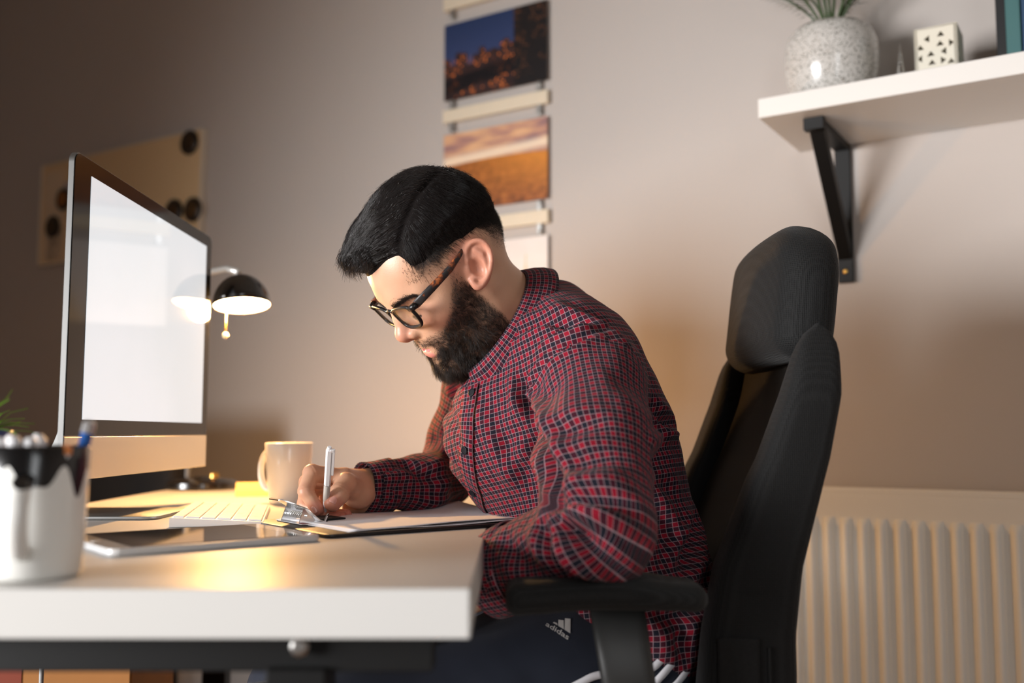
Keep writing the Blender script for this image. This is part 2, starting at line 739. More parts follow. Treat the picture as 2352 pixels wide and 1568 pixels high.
def make_rail(s, z, label):
    r = tag(on_wall('picture_rail', s, z), label, 'picture rail', 'wooden photo rails')
    obj('rail', box(RW, 0.014, 0.033, 0.002, c=(0, -0.008, 0)), M['railwood'], r)
    for sx in (-0.127, 0.127):
        for sz in (-1, 1):
            cb = box(0.013, 0.006, 0.026, 0.001, c=(sx, -0.009, sz * 0.028))
            cb = box(0.009, 0.010, 0.008, 0.001, c=(sx, -0.011, sz * 0.034), bm=cb)
            obj('clip', cb, M['steel'], r)
    return r


def make_print(s, z0, z1, m, label):
    o = obj('photo_print', box(0.30, 0.0025, z1 - z0, 0.0005, 1), m, loc=wallp(s, 0.010, (z0 + z1) / 2), rot=(0, 0, -WA))
    return tag(o, label, 'photo', 'hanging photo prints')


RC = -0.045
make_rail(RC, 1.937, 'cream wooden rail at the very top of the photo column')
make_print(RC, 1.686, 1.883, print_city(), 'photo print of a city skyline at night with blue sky')
make_rail(RC, 1.645, 'cream wooden rail between the night city photo and the sunset photo')
make_print(RC, 1.401, 1.598, print_field(), 'photo print of an orange sunset over a brown field')
make_rail(RC, 1.359, 'cream wooden rail under the sunset photo, partly behind the head')
make_print(RC, 1.116, 1.314, print_pale(), 'pale photo print with a faint golden tower behind the neck')

# ------------------------------------------------------------------ magnetic board
wb = tag(on_wall('magnetic_board', -1.4825, 1.59), 'large beige magnetic board on the wall behind the monitor', 'board')
obj('panel', box(0.795, 0.014, 0.345, 0.004, c=(0, -0.009, 0)), mat('board_enamel', lin(226, 196, 152), 0.4, var=0.02), wb)
eb = None
for c, s in (((0, -0.010, 0.172), (0.807, 0.018, 0.006)), ((0, -0.010, -0.172), (0.807, 0.018, 0.006)), ((-0.4005, -0.010, 0), (0.006, 0.018, 0.345)), ((0.4005, -0.010, 0), (0.006, 0.018, 0.345))):
    eb = box(*s, bev=0.0015, c=c, bm=eb)
obj('edge_trim', eb, mat('board_edge', lin(214, 206, 192), 0.4, var=0.02), wb)


def magnet(px, py, label, tint):
    # position on the board, measured from the photograph
    r = ray(px, py)
    p0 = Vector((0, 0, CAMZ))
    q = p0 + r * (((WO + WN * 0.016) - p0).dot(WN) / r.dot(WN))
    o = tag(empty('magnet', q + WN * 0.001, -WA), label, 'magnet', 'round magnets on the board')
    b = lathe([(0, 0), (0.036, 0), (0.038, 0.003), (0.037, 0.008), (0.030, 0.0105), (0.026, 0.0095), (0, 0.0095)], 28)
    d = obj('rim', b, mat('magnet_rim', lin(36, 26, 16), 0.35, var=0.1), o, rot=(PI / 2, 0, 0))
    b = lathe([(0, 0.0095), (0.024, 0.0096), (0.022, 0.012), (0, 0.013)], 24)
    obj('face', b, mat('magnet_face', tint, 0.4, 0.4, var=0.25, vscale=60), o, rot=(PI / 2, 0, 0))


magnet(438, 328, 'round dark magnet in the upper right corner of the board', lin(60, 44, 26))
magnet(446, 482, 'round dark magnet low on the right edge of the board', lin(84, 60, 30))
magnet(402, 486, 'round dark magnet half hidden by the top edge of the monitor', lin(74, 50, 24))
magnet(149, 458, 'round amber magnet pinning a slip of paper left of the monitor', lin(150, 96, 40))
magnet(124, 521, 'round dark magnet lowest on the left of the board', lin(70, 54, 30))
for px, py, w, h, lb, rz in ((153, 443, 0.055, 0.075, 'small bluish paper slip under the amber magnet', 0.05),):
    r = ray(px, py)
    p0 = Vector((0, 0, CAMZ))
    q = p0 + r * (((WO + WN * 0.0162) - p0).dot(WN) / r.dot(WN))
    tag(obj('paper_slip', box(w, 0.0006, h), mat('blue_paper', lin(196, 178, 172), 0.8, var=0.05), loc=q, rot=(0, rz, -WA)), lb, 'paper')
# drawn sketch sheet at the left of the board
m = mat('sketch_sheet', lin(222, 204, 176), 0.8)
n = NB(m)
x, z, g = gen_xz(n)
sq = n.noise(g, 9, 4, 0.7)
ink = n.math('MULTIPLY', n.math('LESS_THAN', n.math('ABSOLUTE', n.math('SUBTRACT', sq, 0.5)), 0.035), n.math('MULTIPLY', n.math('LESS_THAN', z, 0.36), n.math('GREATER_THAN', x, 0.25)))
n.color(n.mix(ink, lin(222, 200, 170), lin(92, 80, 80)))
r = ray(122, 495)
p0 = Vector((0, 0, CAMZ))
q = p0 + r * (((WO + WN * 0.0164) - p0).dot(WN) / r.dot(WN))
tag(obj('sketch_sheet', box(0.105, 0.0006, 0.30), m, loc=q, rot=(0, 0, -WA)), 'tall pale sheet with a pencil sketch at the left end of the board', 'paper')

# ------------------------------------------------------------------ wall shelf and bracket
sh = tag(on_wall('wall_shelf', 1.36, 1.442), 'thick white wall shelf on a black bracket', 'shelf')
obj('board', box(1.34, 0.26, 0.036, 0.0012, 1, c=(0, -0.131, 0)), M['shelf'], sh)


def bracket(s, parent_s):
    x = s - parent_s
    b = box(0.030, 0.215, 0.012, 0.001, c=(x, -0.1085, -0.0245))
    b = box(0.036, 0.02, 0.022, 0.001, c=(x, -0.208, -0.0295), bm=b)
    arm = obj('bracket', b, M['blackmetal'], sh)
    b = box(0.030, 0.011, 0.275, 0.001, c=(x, -0.0065, -0.1565))
    pl = obj('wall_plate', b, M['blackmetal'], arm)
    # diagonal brace
    b = prism([(-0.205, -0.030), (-0.18, -0.030), (-0.011, -0.215), (-0.011, -0.25)], 0.026, 0.001, 1)
    bmesh.ops.transform(b, matrix=Matrix(((0, 0, 1, x - 0.013), (1, 0, 0, 0), (0, 1, 0, 0), (0, 0, 0, 1))), verts=b.verts)
    obj('brace', b, M['blackmetal'], arm)
    b = lathe([(0, 0), (0.0052, 0), (0.0045, 0.002), (0.002, 0.003), (0, 0.003)], 12)
    bmesh.ops.transform(b, matrix=Matrix.Translation((x, -0.012, -0.272)) @ Matrix.Rotation(PI / 2, 4, 'X'), verts=b.verts)
    obj('screw', b, M['brass'], arm)


bracket(0.777, 1.36)
bracket(1.85, 1.36)
SHZ = 1.4602    # top of the shelf

# speckled pot with a palm
pot = tag(empty('potted_palm', wallp(0.790, 0.125, SHZ), -WA), 'white speckled round pot with a palm on the shelf', 'plant')
m = mat('speckled_glaze', lin(206, 202, 196), 0.22, coat=0.5)
n = NB(m)
vz = n.new('ShaderNodeTexVoronoi')
vz.inputs['Scale'].default_value = 290
n.nt.links.new(n.obj(), vz.inputs['Vector'])
sp = n.math('LESS_THAN', vz.outputs['Distance'], 0.40)
sp = n.math('MULTIPLY', sp, n.math('GREATER_THAN', n.noise(n.obj(), 200, 2), 0.47))
n.color(n.mix(n.math('MULTIPLY', sp, 0.9), n.mix(n.noise(n.obj(), 40, 4), lin(214, 211, 206), lin(190, 186, 180)), lin(92, 86, 76)))
prof = [(0, 0.002), (0.052, 0.0), (0.060, 0.003), (0.073, 0.026), (0.083, 0.058), (0.087, 0.090), (0.0845, 0.120), (0.0765, 0.143), (0.067, 0.153), (0.063, 0.152), (0.061, 0.143), (0.066, 0.122), (0, 0.122)]
obj('pot', lathe(prof, 48), m, pot, smooth=True)
obj('soil', lathe([(0, 0.129), (0.05, 0.130), (0.062, 0.127)], 24), mat('soil', lin(50, 38, 28), 0.9, var=0.4, vscale=90, bump=0.6, bscale=150), pot)
obj('trunk', lathe([(0, 0.122), (0.018, 0.127), (0.020, 0.152), (0.014, 0.172), (0, 0.177)], 14), mat('palm_trunk', lin(72, 48, 26), 0.8, var=0.4, vscale=120, bump=0.6), pot, smooth=True)
M['leaf'] = mat('palm_leaf', lin(54, 74, 34), 0.45, var=0.3, vscale=30)


def frond(az, lift, length, seed):
    rnd = random.Random(seed)
    b = None
    pts = []
    d = Vector((math.cos(az), math.sin(az), 0))
    for i in range(12):
        t = i / 11
        pts.append(d * (0.012 + length * (t * 0.85) * math.cos(lift * (1 - 0.35 * t))) + Vector((0, 0, 0.152 + length * (math.sin(lift) * t - 0.42 * t * t))))
    b = tube(pts, [0.0028 * (1 - 0.8 * i / 11) + 0.0004 for i in range(12)], 5)
    side = Vector((-d.y, d.x, 0))
    for i in range(2, 12):
        for sgn in (-1, 1):
            for sub in (0, 0.5):
                k = min(i + sub, 11) - 0.001
                i0 = int(k)
                p = pts[i0].lerp(pts[min(i0 + 1, 11)], k - i0)
                ll = 0.062 * math.sin(PI * (0.12 + 0.80 * k / 11)) * rnd.uniform(0.85, 1.1)
                e = p + (side * sgn * 0.75 + d * 0.6 + Vector((0, 0, 0.28))).normalized() * ll
                mid = p.lerp(e, 0.45) + Vector((0, 0, 0.003))
                w = (e - p).cross(Vector((0, 0, 1))).normalized() * 0.0024
                vs = [b.verts.new(q) for q in (p, mid + w, e, mid - w)]
                b.faces.new(vs)
    return b


for i, (az, lf, ln) in enumerate(((3.25, 1.0, 0.26), (3.6, 1.15, 0.30), (4.2, 1.3, 0.32), (4.9, 1.3, 0.31), (5.7, 1.12, 0.28), (6.1, 1.05, 0.26), (0.5, 1.35, 0.22), (1.6, 1.46, 0.2), (2.6, 1.38, 0.22), (4.5, 1.45, 0.34), (5.3, 1.42, 0.34))):
    obj('frond', frond(az, lf, ln, i), M['leaf'], pot)

# little metal tower figurine
tw = tag(empty('tower_figurine', wallp(0.918, 0.155, SHZ), -WA), 'tiny silver lattice tower figurine on the shelf beside the pot', 'figurine')
b = None
for sx in (-1, 1):
    for sy in (-1, 1):
        pts = [(sx * r, sy * r, z) for r, z in ((0.0095, 0.003), (0.0075, 0.012), (0.0045, 0.028), (0.0025, 0.045), (0.0012, 0.062))]
        b = tube(pts, [0.0022, 0.002, 0.0016, 0.0012, 0.0008], 6, b)
for z, r in ((0.013, 0.0085), (0.029, 0.0056), (0.046, 0.0034)):
    b = box(2 * r, 2 * r, 0.0018, 0.0003, 1, c=(0, 0, z), bm=b)
obj('lattice', b, M['steel'], tw)
obj('spire', lathe([(0, 0.056), (0.0022, 0.057), (0.0022, 0.060), (0.0009, 0.064), (0.0006, 0.074), (0, 0.076)], 8), M['steel'], tw)
obj('plinth', box(0.024, 0.024, 0.004, 0.0005, 1, c=(0, 0, 0.002)), M['steel'], tw)

tw.scale = (1.15, 1.15, 1.2)
# white lantern with triangular cut-outs: thin walls, real openings
ln = tag(empty('tealight_lantern', wallp(0.982, 0.15, SHZ), -WA), 'square white ceramic lantern with triangular cut-outs on the shelf', 'lantern')
LW, LH, LT = 0.070, 0.098, 0.006
tri = [(0.30, 0.80, 2), (0.62, 0.85, 0), (0.14, 0.66, 0), (0.60, 0.68, 0), (0.86, 0.66, 1), (0.38, 0.52, 0), (0.68, 0.53, 2), (0.12, 0.46, 2), (0.40, 0.36, 0), (0.66, 0.37, 1), (0.84, 0.33, 0), (0.22, 0.17, 0), (0.50, 0.18, 2), (0.76, 0.16, 0)]


def pierced_panel(w, h, t, cuts):
    b = bmesh.new()
    loops = [[(-w / 2, 0), (w / 2, 0), (w / 2, h), (-w / 2, h)]]
    for u, v, k in cuts:
        x, y, a = (u - 0.5) * w, v * h, 0.0066
        if k == 0:
            loops.append([(x - a, y - a * 0.6), (x + a, y - a * 0.6), (x, y + a * 0.8)])
        elif k == 1:
            loops.append([(x - a * 0.6, y - a), (x + a * 0.8, y), (x - a * 0.6, y + a)])
        else:
            loops.append([(x + a * 0.6, y - a), (x + a * 0.6, y + a), (x - a * 0.8, y)])
    edges = []
    for L in loops:
        vs = [b.verts.new((x, 0, y)) for x, y in L]
        for i in range(len(vs)):
            edges.append(b.edges.new((vs[i], vs[(i + 1) % len(vs)])))
    bmesh.ops.triangle_fill(b, use_beauty=True, edges=edges)
    r = bmesh.ops.extrude_face_region(b, geom=b.faces[:])
    bmesh.ops.translate(b, verts=[g for g in r['geom'] if isinstance(g, bmesh.types.BMVert)], vec=(0, t, 0))
    return b


M['lantern'] = mat('lantern_ceramic', lin(222, 216, 200), 0.55, var=0.03, bump=0.05)
for k in range(4):
    b = pierced_panel(LW, LH, LT, tri)
    bmesh.ops.transform(b, matrix=Matrix.Rotation(k * PI / 2, 4, 'Z') @ Matrix.Translation((0, -LW / 2, 0)), verts=b.verts)
    obj('pierced_side', b, M['lantern'], ln)
obj('lid', box(LW, LW, 0.006, 0.002, c=(0, 0, LH - 0.001)), M['lantern'], ln)
obj('base', box(LW - 0.004, LW - 0.004, 0.006, 0.001, c=(0, 0, 0.0032)), M['lantern'], ln)


def book(name, s, t, w, h, d, cm, label, tilt=0.0):
    o = tag(empty(name, wallp(s, t, SHZ), -WA), label, 'book', 'books at the right end of the shelf')
    b = box(0.002, d, h, 0.0005, 1, c=(-w / 2 + 0.001, 0, h / 2))
    b = box(0.002, d, h, 0.0005, 1, c=(w / 2 - 0.001, 0, h / 2), bm=b)
    b = box(w, 0.003, h, 0.001, 1, c=(0, -d / 2 + 0.0015, h / 2), bm=b)
    obj('cover', b, cm, o)
    obj('pages', box(w - 0.005, d - 0.008, h - 0.006, c=(0, 0.002, h / 2)), M['paper'], o)


book('book', 1.104, 0.125, 0.022, 0.22, 0.15, mat('teal_cover', lin(62, 104, 104), 0.5, var=0.05), 'tall teal book standing at the right edge of the picture on the shelf')
book('book', 1.135, 0.13, 0.034, 0.26, 0.17, mat('blue_cover', lin(36, 66, 96), 0.5, var=0.05), 'dark blue book standing right of the teal book')
book('book', 1.080, 0.07, 0.016, 0.2, 0.12, mat('black_cover', lin(22, 22, 24), 0.5, var=0.05), 'black book set back beside the teal book on the shelf')

# ------------------------------------------------------------------ radiator
rad = tag(empty('radiator', wallp(1.12, 0.0, 0.12), -WA), 'cream panel radiator with vertical ribs under the shelf', 'radiator')
RX0, RX1, RH = -0.46, 0.75, 0.625
obj('back_panel', box(RX1 - RX0, 0.012, RH - 0.02, 0.003, c=((RX0 + RX1) / 2, -0.042, RH / 2)), M['radiator'], rad)
obj('front_panel', box(RX1 - RX0, 0.010, RH, 0.004, c=((RX0 + RX1) / 2, -0.092, RH / 2)), M['radiator'], rad)
rb = bmesh.new()
w0, w1, dp = 0.0105, 0.0065, 0.011
for zz, k in ((0.02, 0.0), (0.034, 1.0), (RH - 0.056, 1.0), (RH - 0.044, 0.0)):
    ww = w0 if k == 0 else w0
    for x, y in ((-w0 * (1.0), 0), (-w1, -dp * k), (w1, -dp * k), (w0, 0)):
        rb.verts.new((x, y, zz))
rb.verts.ensure_lookup_table()
vv = rb.verts
for r in range(3):
    for c in range(3):
        rb.faces.new((vv[r * 4 + c], vv[r * 4 + c + 1], vv[(r + 1) * 4 + c + 1], vv[(r + 1) * 4 + c]))
bmesh.ops.bevel(rb, geom=[e for e in rb.edges if not e.is_boundary], offset=0.0018, segments=2, affect='EDGES')
rib0 = obj('rib', rb, M['radiator'], rad, smooth=True)
k = 0
x = RX0 + 0.030
while x < RX1 - 0.02:
    o = rib0 if k == 0 else rib0.copy()
    if k:
        COL.objects.link(o)
    o.location = (x, -0.0968, 0)
    x += 0.0313
    k += 1
# top grille of little slats between two rails
g = box(RX1 - RX0, 0.006, 0.010, 0.001, 1, c=((RX0 + RX1) / 2, -0.094, RH + 0.003))
g = box(RX1 - RX0, 0.006, 0.010, 0.001, 1, c=((RX0 + RX1) / 2, -0.036, RH + 0.003), bm=g)
g = box(RX1 - RX0, 0.006, 0.006, 0.001, 1, c=((RX0 + RX1) / 2, -0.065, RH + 0.004), bm=g)
gr = obj('top_grille', g, M['radiator'], rad)
sb = box(0.005, 0.058, 0.006, 0.0005, 1)
sl0 = obj('grille_slat', sb, M['radiator'], gr)
for i in range(95):
    o = sl0 if i == 0 else sl0.copy()
    if i:
        COL.objects.link(o)
    o.location = (RX0 + 0.012 + i * 0.0125, -0.065, RH + 0.003)
for x in (RX0, RX1):
    obj('side_cover', box(0.003, 0.062, RH, 0.001, 1, c=(x, -0.066, RH / 2)), M['radiator'], rad)
for x in (RX0 + 0.2, RX1 - 0.2):
    obj('wall_bracket', box(0.03, 0.035, 0.4, 0.002, 1, c=(x, -0.018, 0.3)), M['steel'], rad)
obj('supply_pipe', tube([(RX1 - 0.03, -0.066, 0.02), (RX1 - 0.03, -0.066, -0.12)], 0.008, 10), M['radiator'], rad)
# ================================================================== desk
DZ = 0.74
DX0, DX1, DY0, DY1, DT = -0.705, -0.031, 0.76, 2.17, 0.037
desk = tag(empty('desk', ((DX0 + DX1) / 2, (DY0 + DY1) / 2, 0)), 'white topped desk with a black metal frame', 'desk')


def dk(name, b, m, **kw):
    return keepw(obj(name, b, m, desk, **kw))


m = mat('desk_laminate', lin(205, 203, 199), 0.40, spec=0.12, bump=0.012, bscale=70)
dk('tabletop', box(DX1 - DX0, DY1 - DY0, DT, 0.0018, 2, c=((DX0 + DX1) / 2, (DY0 + DY1) / 2, DZ - DT / 2)), m)
rz = DZ - DT - 0.0165
fr = dk('end_rail', box(0.60, 0.03, 0.033, 0.001, 1, c=(-0.362, DY0 + 0.055, rz)), M['blackmetal'])
dk('end_rail', box(0.60, 0.03, 0.033, 0.001, 1, c=(-0.362, DY1 - 0.055, rz)), M['blackmetal'])
for x in (DX0 + 0.06, DX1 - 0.16):
    dk('side_rail', box(0.03, DY1 - DY0 - 0.14, 0.033, 0.001, 1, c=(x, (DY0 + DY1) / 2, rz)), M['blackmetal'])
for x in (-0.612, -0.168):
    for y in (DY0 + 0.055, DY1 - 0.055):
        lg = dk('leg', box(0.048, 0.044, rz - 0.0165 + 0.004 - 0.012, 0.002, 1, c=(x, y, (rz - 0.0165 + 0.012) / 2 + 0.002)), M['blackmetal'])
        f = keepw(obj('foot', lathe([(0, 0), (0.022, 0), (0.022, 0.010), (0.012, 0.0135), (0, 0.0135)], 16, c=(x, y, 0)), M['rubber'], desk))
# clamp knob at the near leg
kx, ky, kz = -0.165, DY0 + 0.030, DZ - DT - 0.012
b = lathe([(0, 0), (0.006, 0), (0.0075, 0.002), (0.0075, 0.006), (0.005, 0.008), (0, 0.0085)], 8)
b = lathe([(0.0035, -0.004), (0.0035, 0.0)], 10, b)
bmesh.ops.transform(b, matrix=Matrix.Translation((kx, ky + 0.006, kz)) @ Matrix.Rotation(PI / 2, 4, 'X'), verts=b.verts)
dk('leg_bolt', b, M['steel'], angle=30)
# ------------------------------------------------------------------ all-in-one computer
MX, MY0, MY1, MZ0, MZ1, MZC = -0.515, 1.147, 1.682, 0.800, 1.188, 0.853
mon = tag(empty('desktop_computer', (MX - 0.09, 1.414, DZ)), 'all-in-one desktop computer with a bright blank screen and black bezel', 'computer')


def mk(name, b, m, parent=mon, **kw):
    o = obj(name, b, m, parent, **kw)
    o.matrix_parent_inverse = Matrix.Translation(-mon.location) if parent is mon else Matrix.Identity(4)
    return o


XYtoYZ = Matrix(((0, 0, 1, 0), (1, 0, 0, 0), (0, 1, 0, 0), (0, 0, 0, 1)))   # outline xy -> world yz, extruded along x
cy, cz = (MY0 + MY1) / 2, (MZ0 + MZ1) / 2
mw, mh = MY1 - MY0, MZ1 - MZ0
# shell: rounded plate that swells at the back
b = bmesh.new()
rings = []
for k, (xo, sc) in enumerate(((0.0, 1.0), (-0.0062, 1.0), (-0.008, 0.985), (-0.02, 0.80), (-0.034, 0.55), (-0.042, 0.3))):
    rings.append([b.verts.new((MX + xo, cy + x * sc, cz + z * sc)) for x, z in rrect(mw, mh, 0.014, 6)])
for A, B in zip(rings, rings[1:]):
    for i in range(len(A)):
        b.faces.new((A[i], A[(i + 1) % len(A)], B[(i + 1) % len(A)], B[i]))
b.faces.new(rings[0])
b.faces.new(rings[-1])
shell = mk('shell', b, M['alu'], angle=35)
# black glass front, a plate with rounded top corners
out = [(MY0 + 0.001, MZC), (MY1 - 0.001, MZC)]
r = 0.0135
for k in range(7):
    a = PI / 2 * k / 6
    out.append((MY1 - 0.001 - r + r * math.cos(a), MZ1 - 0.001 - r + r * math.sin(a)))
for k in range(7):
    a = PI / 2 + PI / 2 * k / 6
    out.append((MY0 + 0.001 + r + r * math.cos(a), MZ1 - 0.001 - r + r * math.sin(a)))
b = prism(out, 0.0012)
bmesh.ops.transform(b, matrix=Matrix.Translation((MX, 0, 0)) @ XYtoYZ, verts=b.verts)
gl = mk('bezel', b, M['bezel'])
SCR = mat('lit_screen', (0.02, 0.02, 0.02, 1), 0.03, coat=0.5, emit=lin(236, 239, 243), estr=0.82)
n = NB(SCR)
x, y, z = n.xyz(n.obj())
n.put(n.b.inputs['Emission Color'], n.ramp(n.noise(n.obj(), 5, 2), [(0.3, lin(232, 236, 239)), (0.7, lin(240, 242, 246))]))
mk('screen', box(0.0006, 1.652 - 1.193, 1.168 - 0.872, c=(MX + 0.0015, (1.652 + 1.193) / 2, (1.168 + 0.872) / 2)), SCR)
mk('chin', box(0.0012, mw - 0.002, MZC - MZ0 - 0.002, 0.0005, 1, c=(MX + 0.0006, cy, (MZC + MZ0) / 2 - 0.0005)), mat('chin_aluminium', (0.66, 0.62, 0.56, 1), 0.38, 0.85, bump=0.01, bscale=900))
# stand: foot plate and bent arm
b = prism(rrect(0.205, 0.165, 0.018, 6, MX - 0.063, 1.424), 0.0045, 0.0012, 2)
bmesh.ops.translate(b, verts=b.verts, vec=(0, 0, DZ + 0.0006))
mk('stand_foot', b, M['alu'], angle=35)
b = bmesh.new()
prof = [(-0.655, DZ + 0.006), (-0.648, DZ + 0.02), (-0.61, 0.86), (-0.56, 0.985), (-0.548, 0.985), (-0.600, 0.855), (-0.640, DZ + 0.014), (-0.630, DZ + 0.006)]
prof = [(x, z) for x, z in prof]
f = b.faces.new([b.verts.new((x, 1.345, z)) for x, z in prof])
r_ = bmesh.ops.extrude_face_region(b, geom=[f])
bmesh.ops.translate(b, verts=[g for g in r_['geom'] if isinstance(g, bmesh.types.BMVert)], vec=(0, 0.14, 0))
mk('stand_arm', b, M['alu'])
# ------------------------------------------------------------------ keyboard: wedge body, every key a part
ka = math.radians(12.0)
kdir = Vector((-math.sin(ka), math.cos(ka), 0))        # length, away from the camera
kw = Vector((math.cos(ka), math.sin(ka), 0))           # across, to the right
kb = tag(empty('keyboard', Vector((-0.366, 1.250, DZ)) + kdir * 0.14, 0), 'slim white and silver keyboard beside the clipboard', 'keyboard')
kb.rotation_euler = (0, 0, ka)
L, Wd = 0.28, 0.113
b = bmesh.new()
sec = [(-Wd / 2, 0.0008), (-Wd / 2, 0.0112), (-Wd / 2 + 0.0012, 0.0122), (Wd / 2 - 0.001, 0.0052), (Wd / 2, 0.0042), (Wd / 2, 0.0008)]
f = b.faces.new([b.verts.new((x, -L / 2, z)) for x, z in sec])
r_ = bmesh.ops.extrude_face_region(b, geom=[f])
bmesh.ops.translate(b, verts=[g for g in r_['geom'] if isinstance(g, bmesh.types.BMVert)], vec=(0, L, 0))
obj('case', b, mat('keyboard_aluminium', (0.74, 0.74, 0.75, 1), 0.35, 0.7, bump=0.01), kb)
M['key'] = mat('key_white', lin(240, 238, 236), 0.4, var=0.01)
slope = math.atan((0.0052 - 0.0122) / (Wd - 0.002))
rows = [(0.013, 14), (0.0165, 14), (0.0165, 14), (0.0165, 13), (0.0165, 12), (0.0165, 9)]
meshes = {}
x = -Wd / 2 + 0.0035
for ri, (rw, nk) in enumerate(rows):
    lens = [1.0] * nk
    if ri == 5:
        lens = [1, 1, 1, 1.3, 5.2, 1.3, 1, 1, 1]
    elif ri in (1, 2, 3, 4):
        lens[-1] = 1.0 + (14.6 - nk) * 0.6
        lens[0] = 1.0 + (14.6 - nk) * 0.4
    tot = sum(lens)
    y = -L / 2 + 0.005
    unit = (L - 0.010) / tot
    for kl in lens:
        ky_ = unit * kl - 0.0024
        key = (round(rw, 4), round(ky_, 4))
        if key not in meshes:
            bb = box(rw, ky_, 0.0022, 0.0006, 1)
            me = bpy.data.meshes.new('key')
            bb.to_mesh(me)
            bb.free()
            me.materials.append(M['key'])
            meshes[key] = me
        o = bpy.data.objects.new('key', meshes[key])
        COL.objects.link(o)
        o.parent = kb
        xc = x + rw / 2
        zc = 0.0122 + (0.0052 - 0.0122) * (xc + Wd / 2) / Wd + 0.0009
        o.location = (xc, y + unit * kl / 2, zc)
        o.rotation_euler = (0, -slope, 0)
        y += unit * kl
    x += rw + 0.0022
# ------------------------------------------------------------------ tablet
ta = math.atan2(0.131, 0.166)
tb = tag(empty('tablet', Vector((-0.378, 0.948, DZ)), ta), 'white tablet with a dark glossy screen lying near the desk edge', 'tablet')
TL, TW = 0.222, 0.168
b = prism(rrect(TL, TW, 0.011, 5, TL / 2, TW / 2), 0.0068, 0.0018, 2)
bmesh.ops.translate(b, verts=b.verts, vec=(0, 0, 0.0003))
obj('case', b, mat('tablet_silver', (0.70, 0.71, 0.72, 1), 0.35, 0.25, var=0.02), tb, angle=40)
obj('front_glass', prism(rrect(TL - 0.003, TW - 0.003, 0.010, 5, TL / 2, TW / 2), 0.0005, M=Matrix.Translation((0, 0, 0.0069))), mat('tablet_white_glass', lin(228, 226, 224), 0.06, coat=0.4, var=0.01), tb)
obj('screen', box(TL - 0.046, TW - 0.013, 0.0004, c=(TL / 2, TW / 2, 0.0076)), mat('tablet_screen', (0.012, 0.011, 0.010, 1), 0.05, coat=0.8, var=0.05), tb)
obj('home_button', lathe([(0, 0), (0.005, 0), (0.005, 0.0003), (0.0044, 0.0003), (0, 0.0001)], 20, c=(0.0115, TW / 2, 0.0074)), mat('button_ring', lin(205, 204, 202), 0.2, var=0.02), tb)
# ------------------------------------------------------------------ clipboard
ce = Vector((0.805, 0.593, 0))
cl = tag(empty('clipboard', Vector((-0.203, 1.110, DZ)), math.atan2(ce.y, ce.x)), 'black clipboard with a chrome lever clip under the writing hand', 'clipboard')
CL, CW = 0.365, 0.226
b = prism(rrect(CL, CW, 0.010, 5, CL / 2, CW / 2), 0.0042, 0.0012, 2)
bmesh.ops.translate(b, verts=b.verts, vec=(0, 0, 0.0004))
obj('board', b, mat('clipboard_vinyl', lin(20, 20, 21), 0.42, bump=0.12, bscale=900), cl, angle=40)
# lever clip across the left end (local x small): base plate, hinge cheeks, spring, lever, jaw
cy0 = CW / 2
b = box(0.034, 0.115, 0.0016, 0.0006, 1, c=(0.022, cy0, 0.0056))
clip = obj('clip_base', b, M['chrome'], cl)
for sy in (-0.040, 0.040):
    b = prism([(0.006, 0.005), (0.030, 0.005), (0.033, 0.010), (0.021, 0.026), (0.014, 0.027)], 0.0016, 0.0003, 1)
    bmesh.ops.transform(b, matrix=Matrix(((1, 0, 0, 0), (0, 0, 1, cy0 + sy), (0, 1, 0, 0), (0, 0, 0, 1))), verts=b.verts)
    obj('hinge_cheek', b, M['chrome'], cl)
coil = [(0.019 + 0.0042 * math.cos(a), cy0 - 0.030 + 0.060 * a / (14 * PI), 0.0165 + 0.0042 * math.sin(a)) for a in [i * PI / 5 for i in range(71)]]
obj('spring', tube(coil, 0.0009, 5), M['steel'], cl, smooth=True)
obj('hinge_pin', tube([(0.019, cy0 - 0.045, 0.0165), (0.019, cy0 + 0.045, 0.0165)], 0.0018, 8), M['chrome'], cl)
b = bmesh.new()
pr = [(-0.020, 0.0385), (-0.016, 0.0395), (0.003, 0.0325), (0.018, 0.0260), (0.028, 0.0165), (0.038, 0.0085), (0.047, 0.0068)]
hw = [0.022, 0.024, 0.030, 0.046, 0.050, 0.052, 0.050]
R0 = [[b.verts.new((x, cy0 + s * w * k, z + 0.0016 * j)) for s, k in ((-1, 1), (-1, 0.5), (1, 0.0001), (1, 0.5), (1, 1))] for j in (0, 1) for (x, z), w in zip(pr, hw)]
npn = len(pr)
for j in (0, 1):
    for i in range(npn - 1):
        for k in range(4):
            b.faces.new((R0[j * npn + i][k], R0[j * npn + i][k + 1], R0[j * npn + i + 1][k + 1], R0[j * npn + i + 1][k]))
for i in range(npn - 1):
    for k in (0, 4):
        b.faces.new((R0[i][k], R0[i + 1][k], R0[npn + i + 1][k], R0[npn + i][k]))
for i in (0, npn - 1):
    for k in range(4):
        b.faces.new((R0[i][k], R0[i][k + 1], R0[npn + i][k + 1], R0[npn + i][k]))
obj('lever', b, M['chrome'], cl, angle=40)
for sy in (-0.034, 0.034):
    obj('jaw_pad', box(0.010, 0.022, 0.004, 0.001, 1, c=(0.047, cy0 + sy, 0.0090)), M['rubber'], cl)
b = tube([(0.044, cy0 - 0.052, 0.009), (0.047, cy0 - 0.053, 0.016), (0.050, cy0 - 0.052, 0.018)], 0.002, 6)
obj('hook', b, M['chrome'], cl)

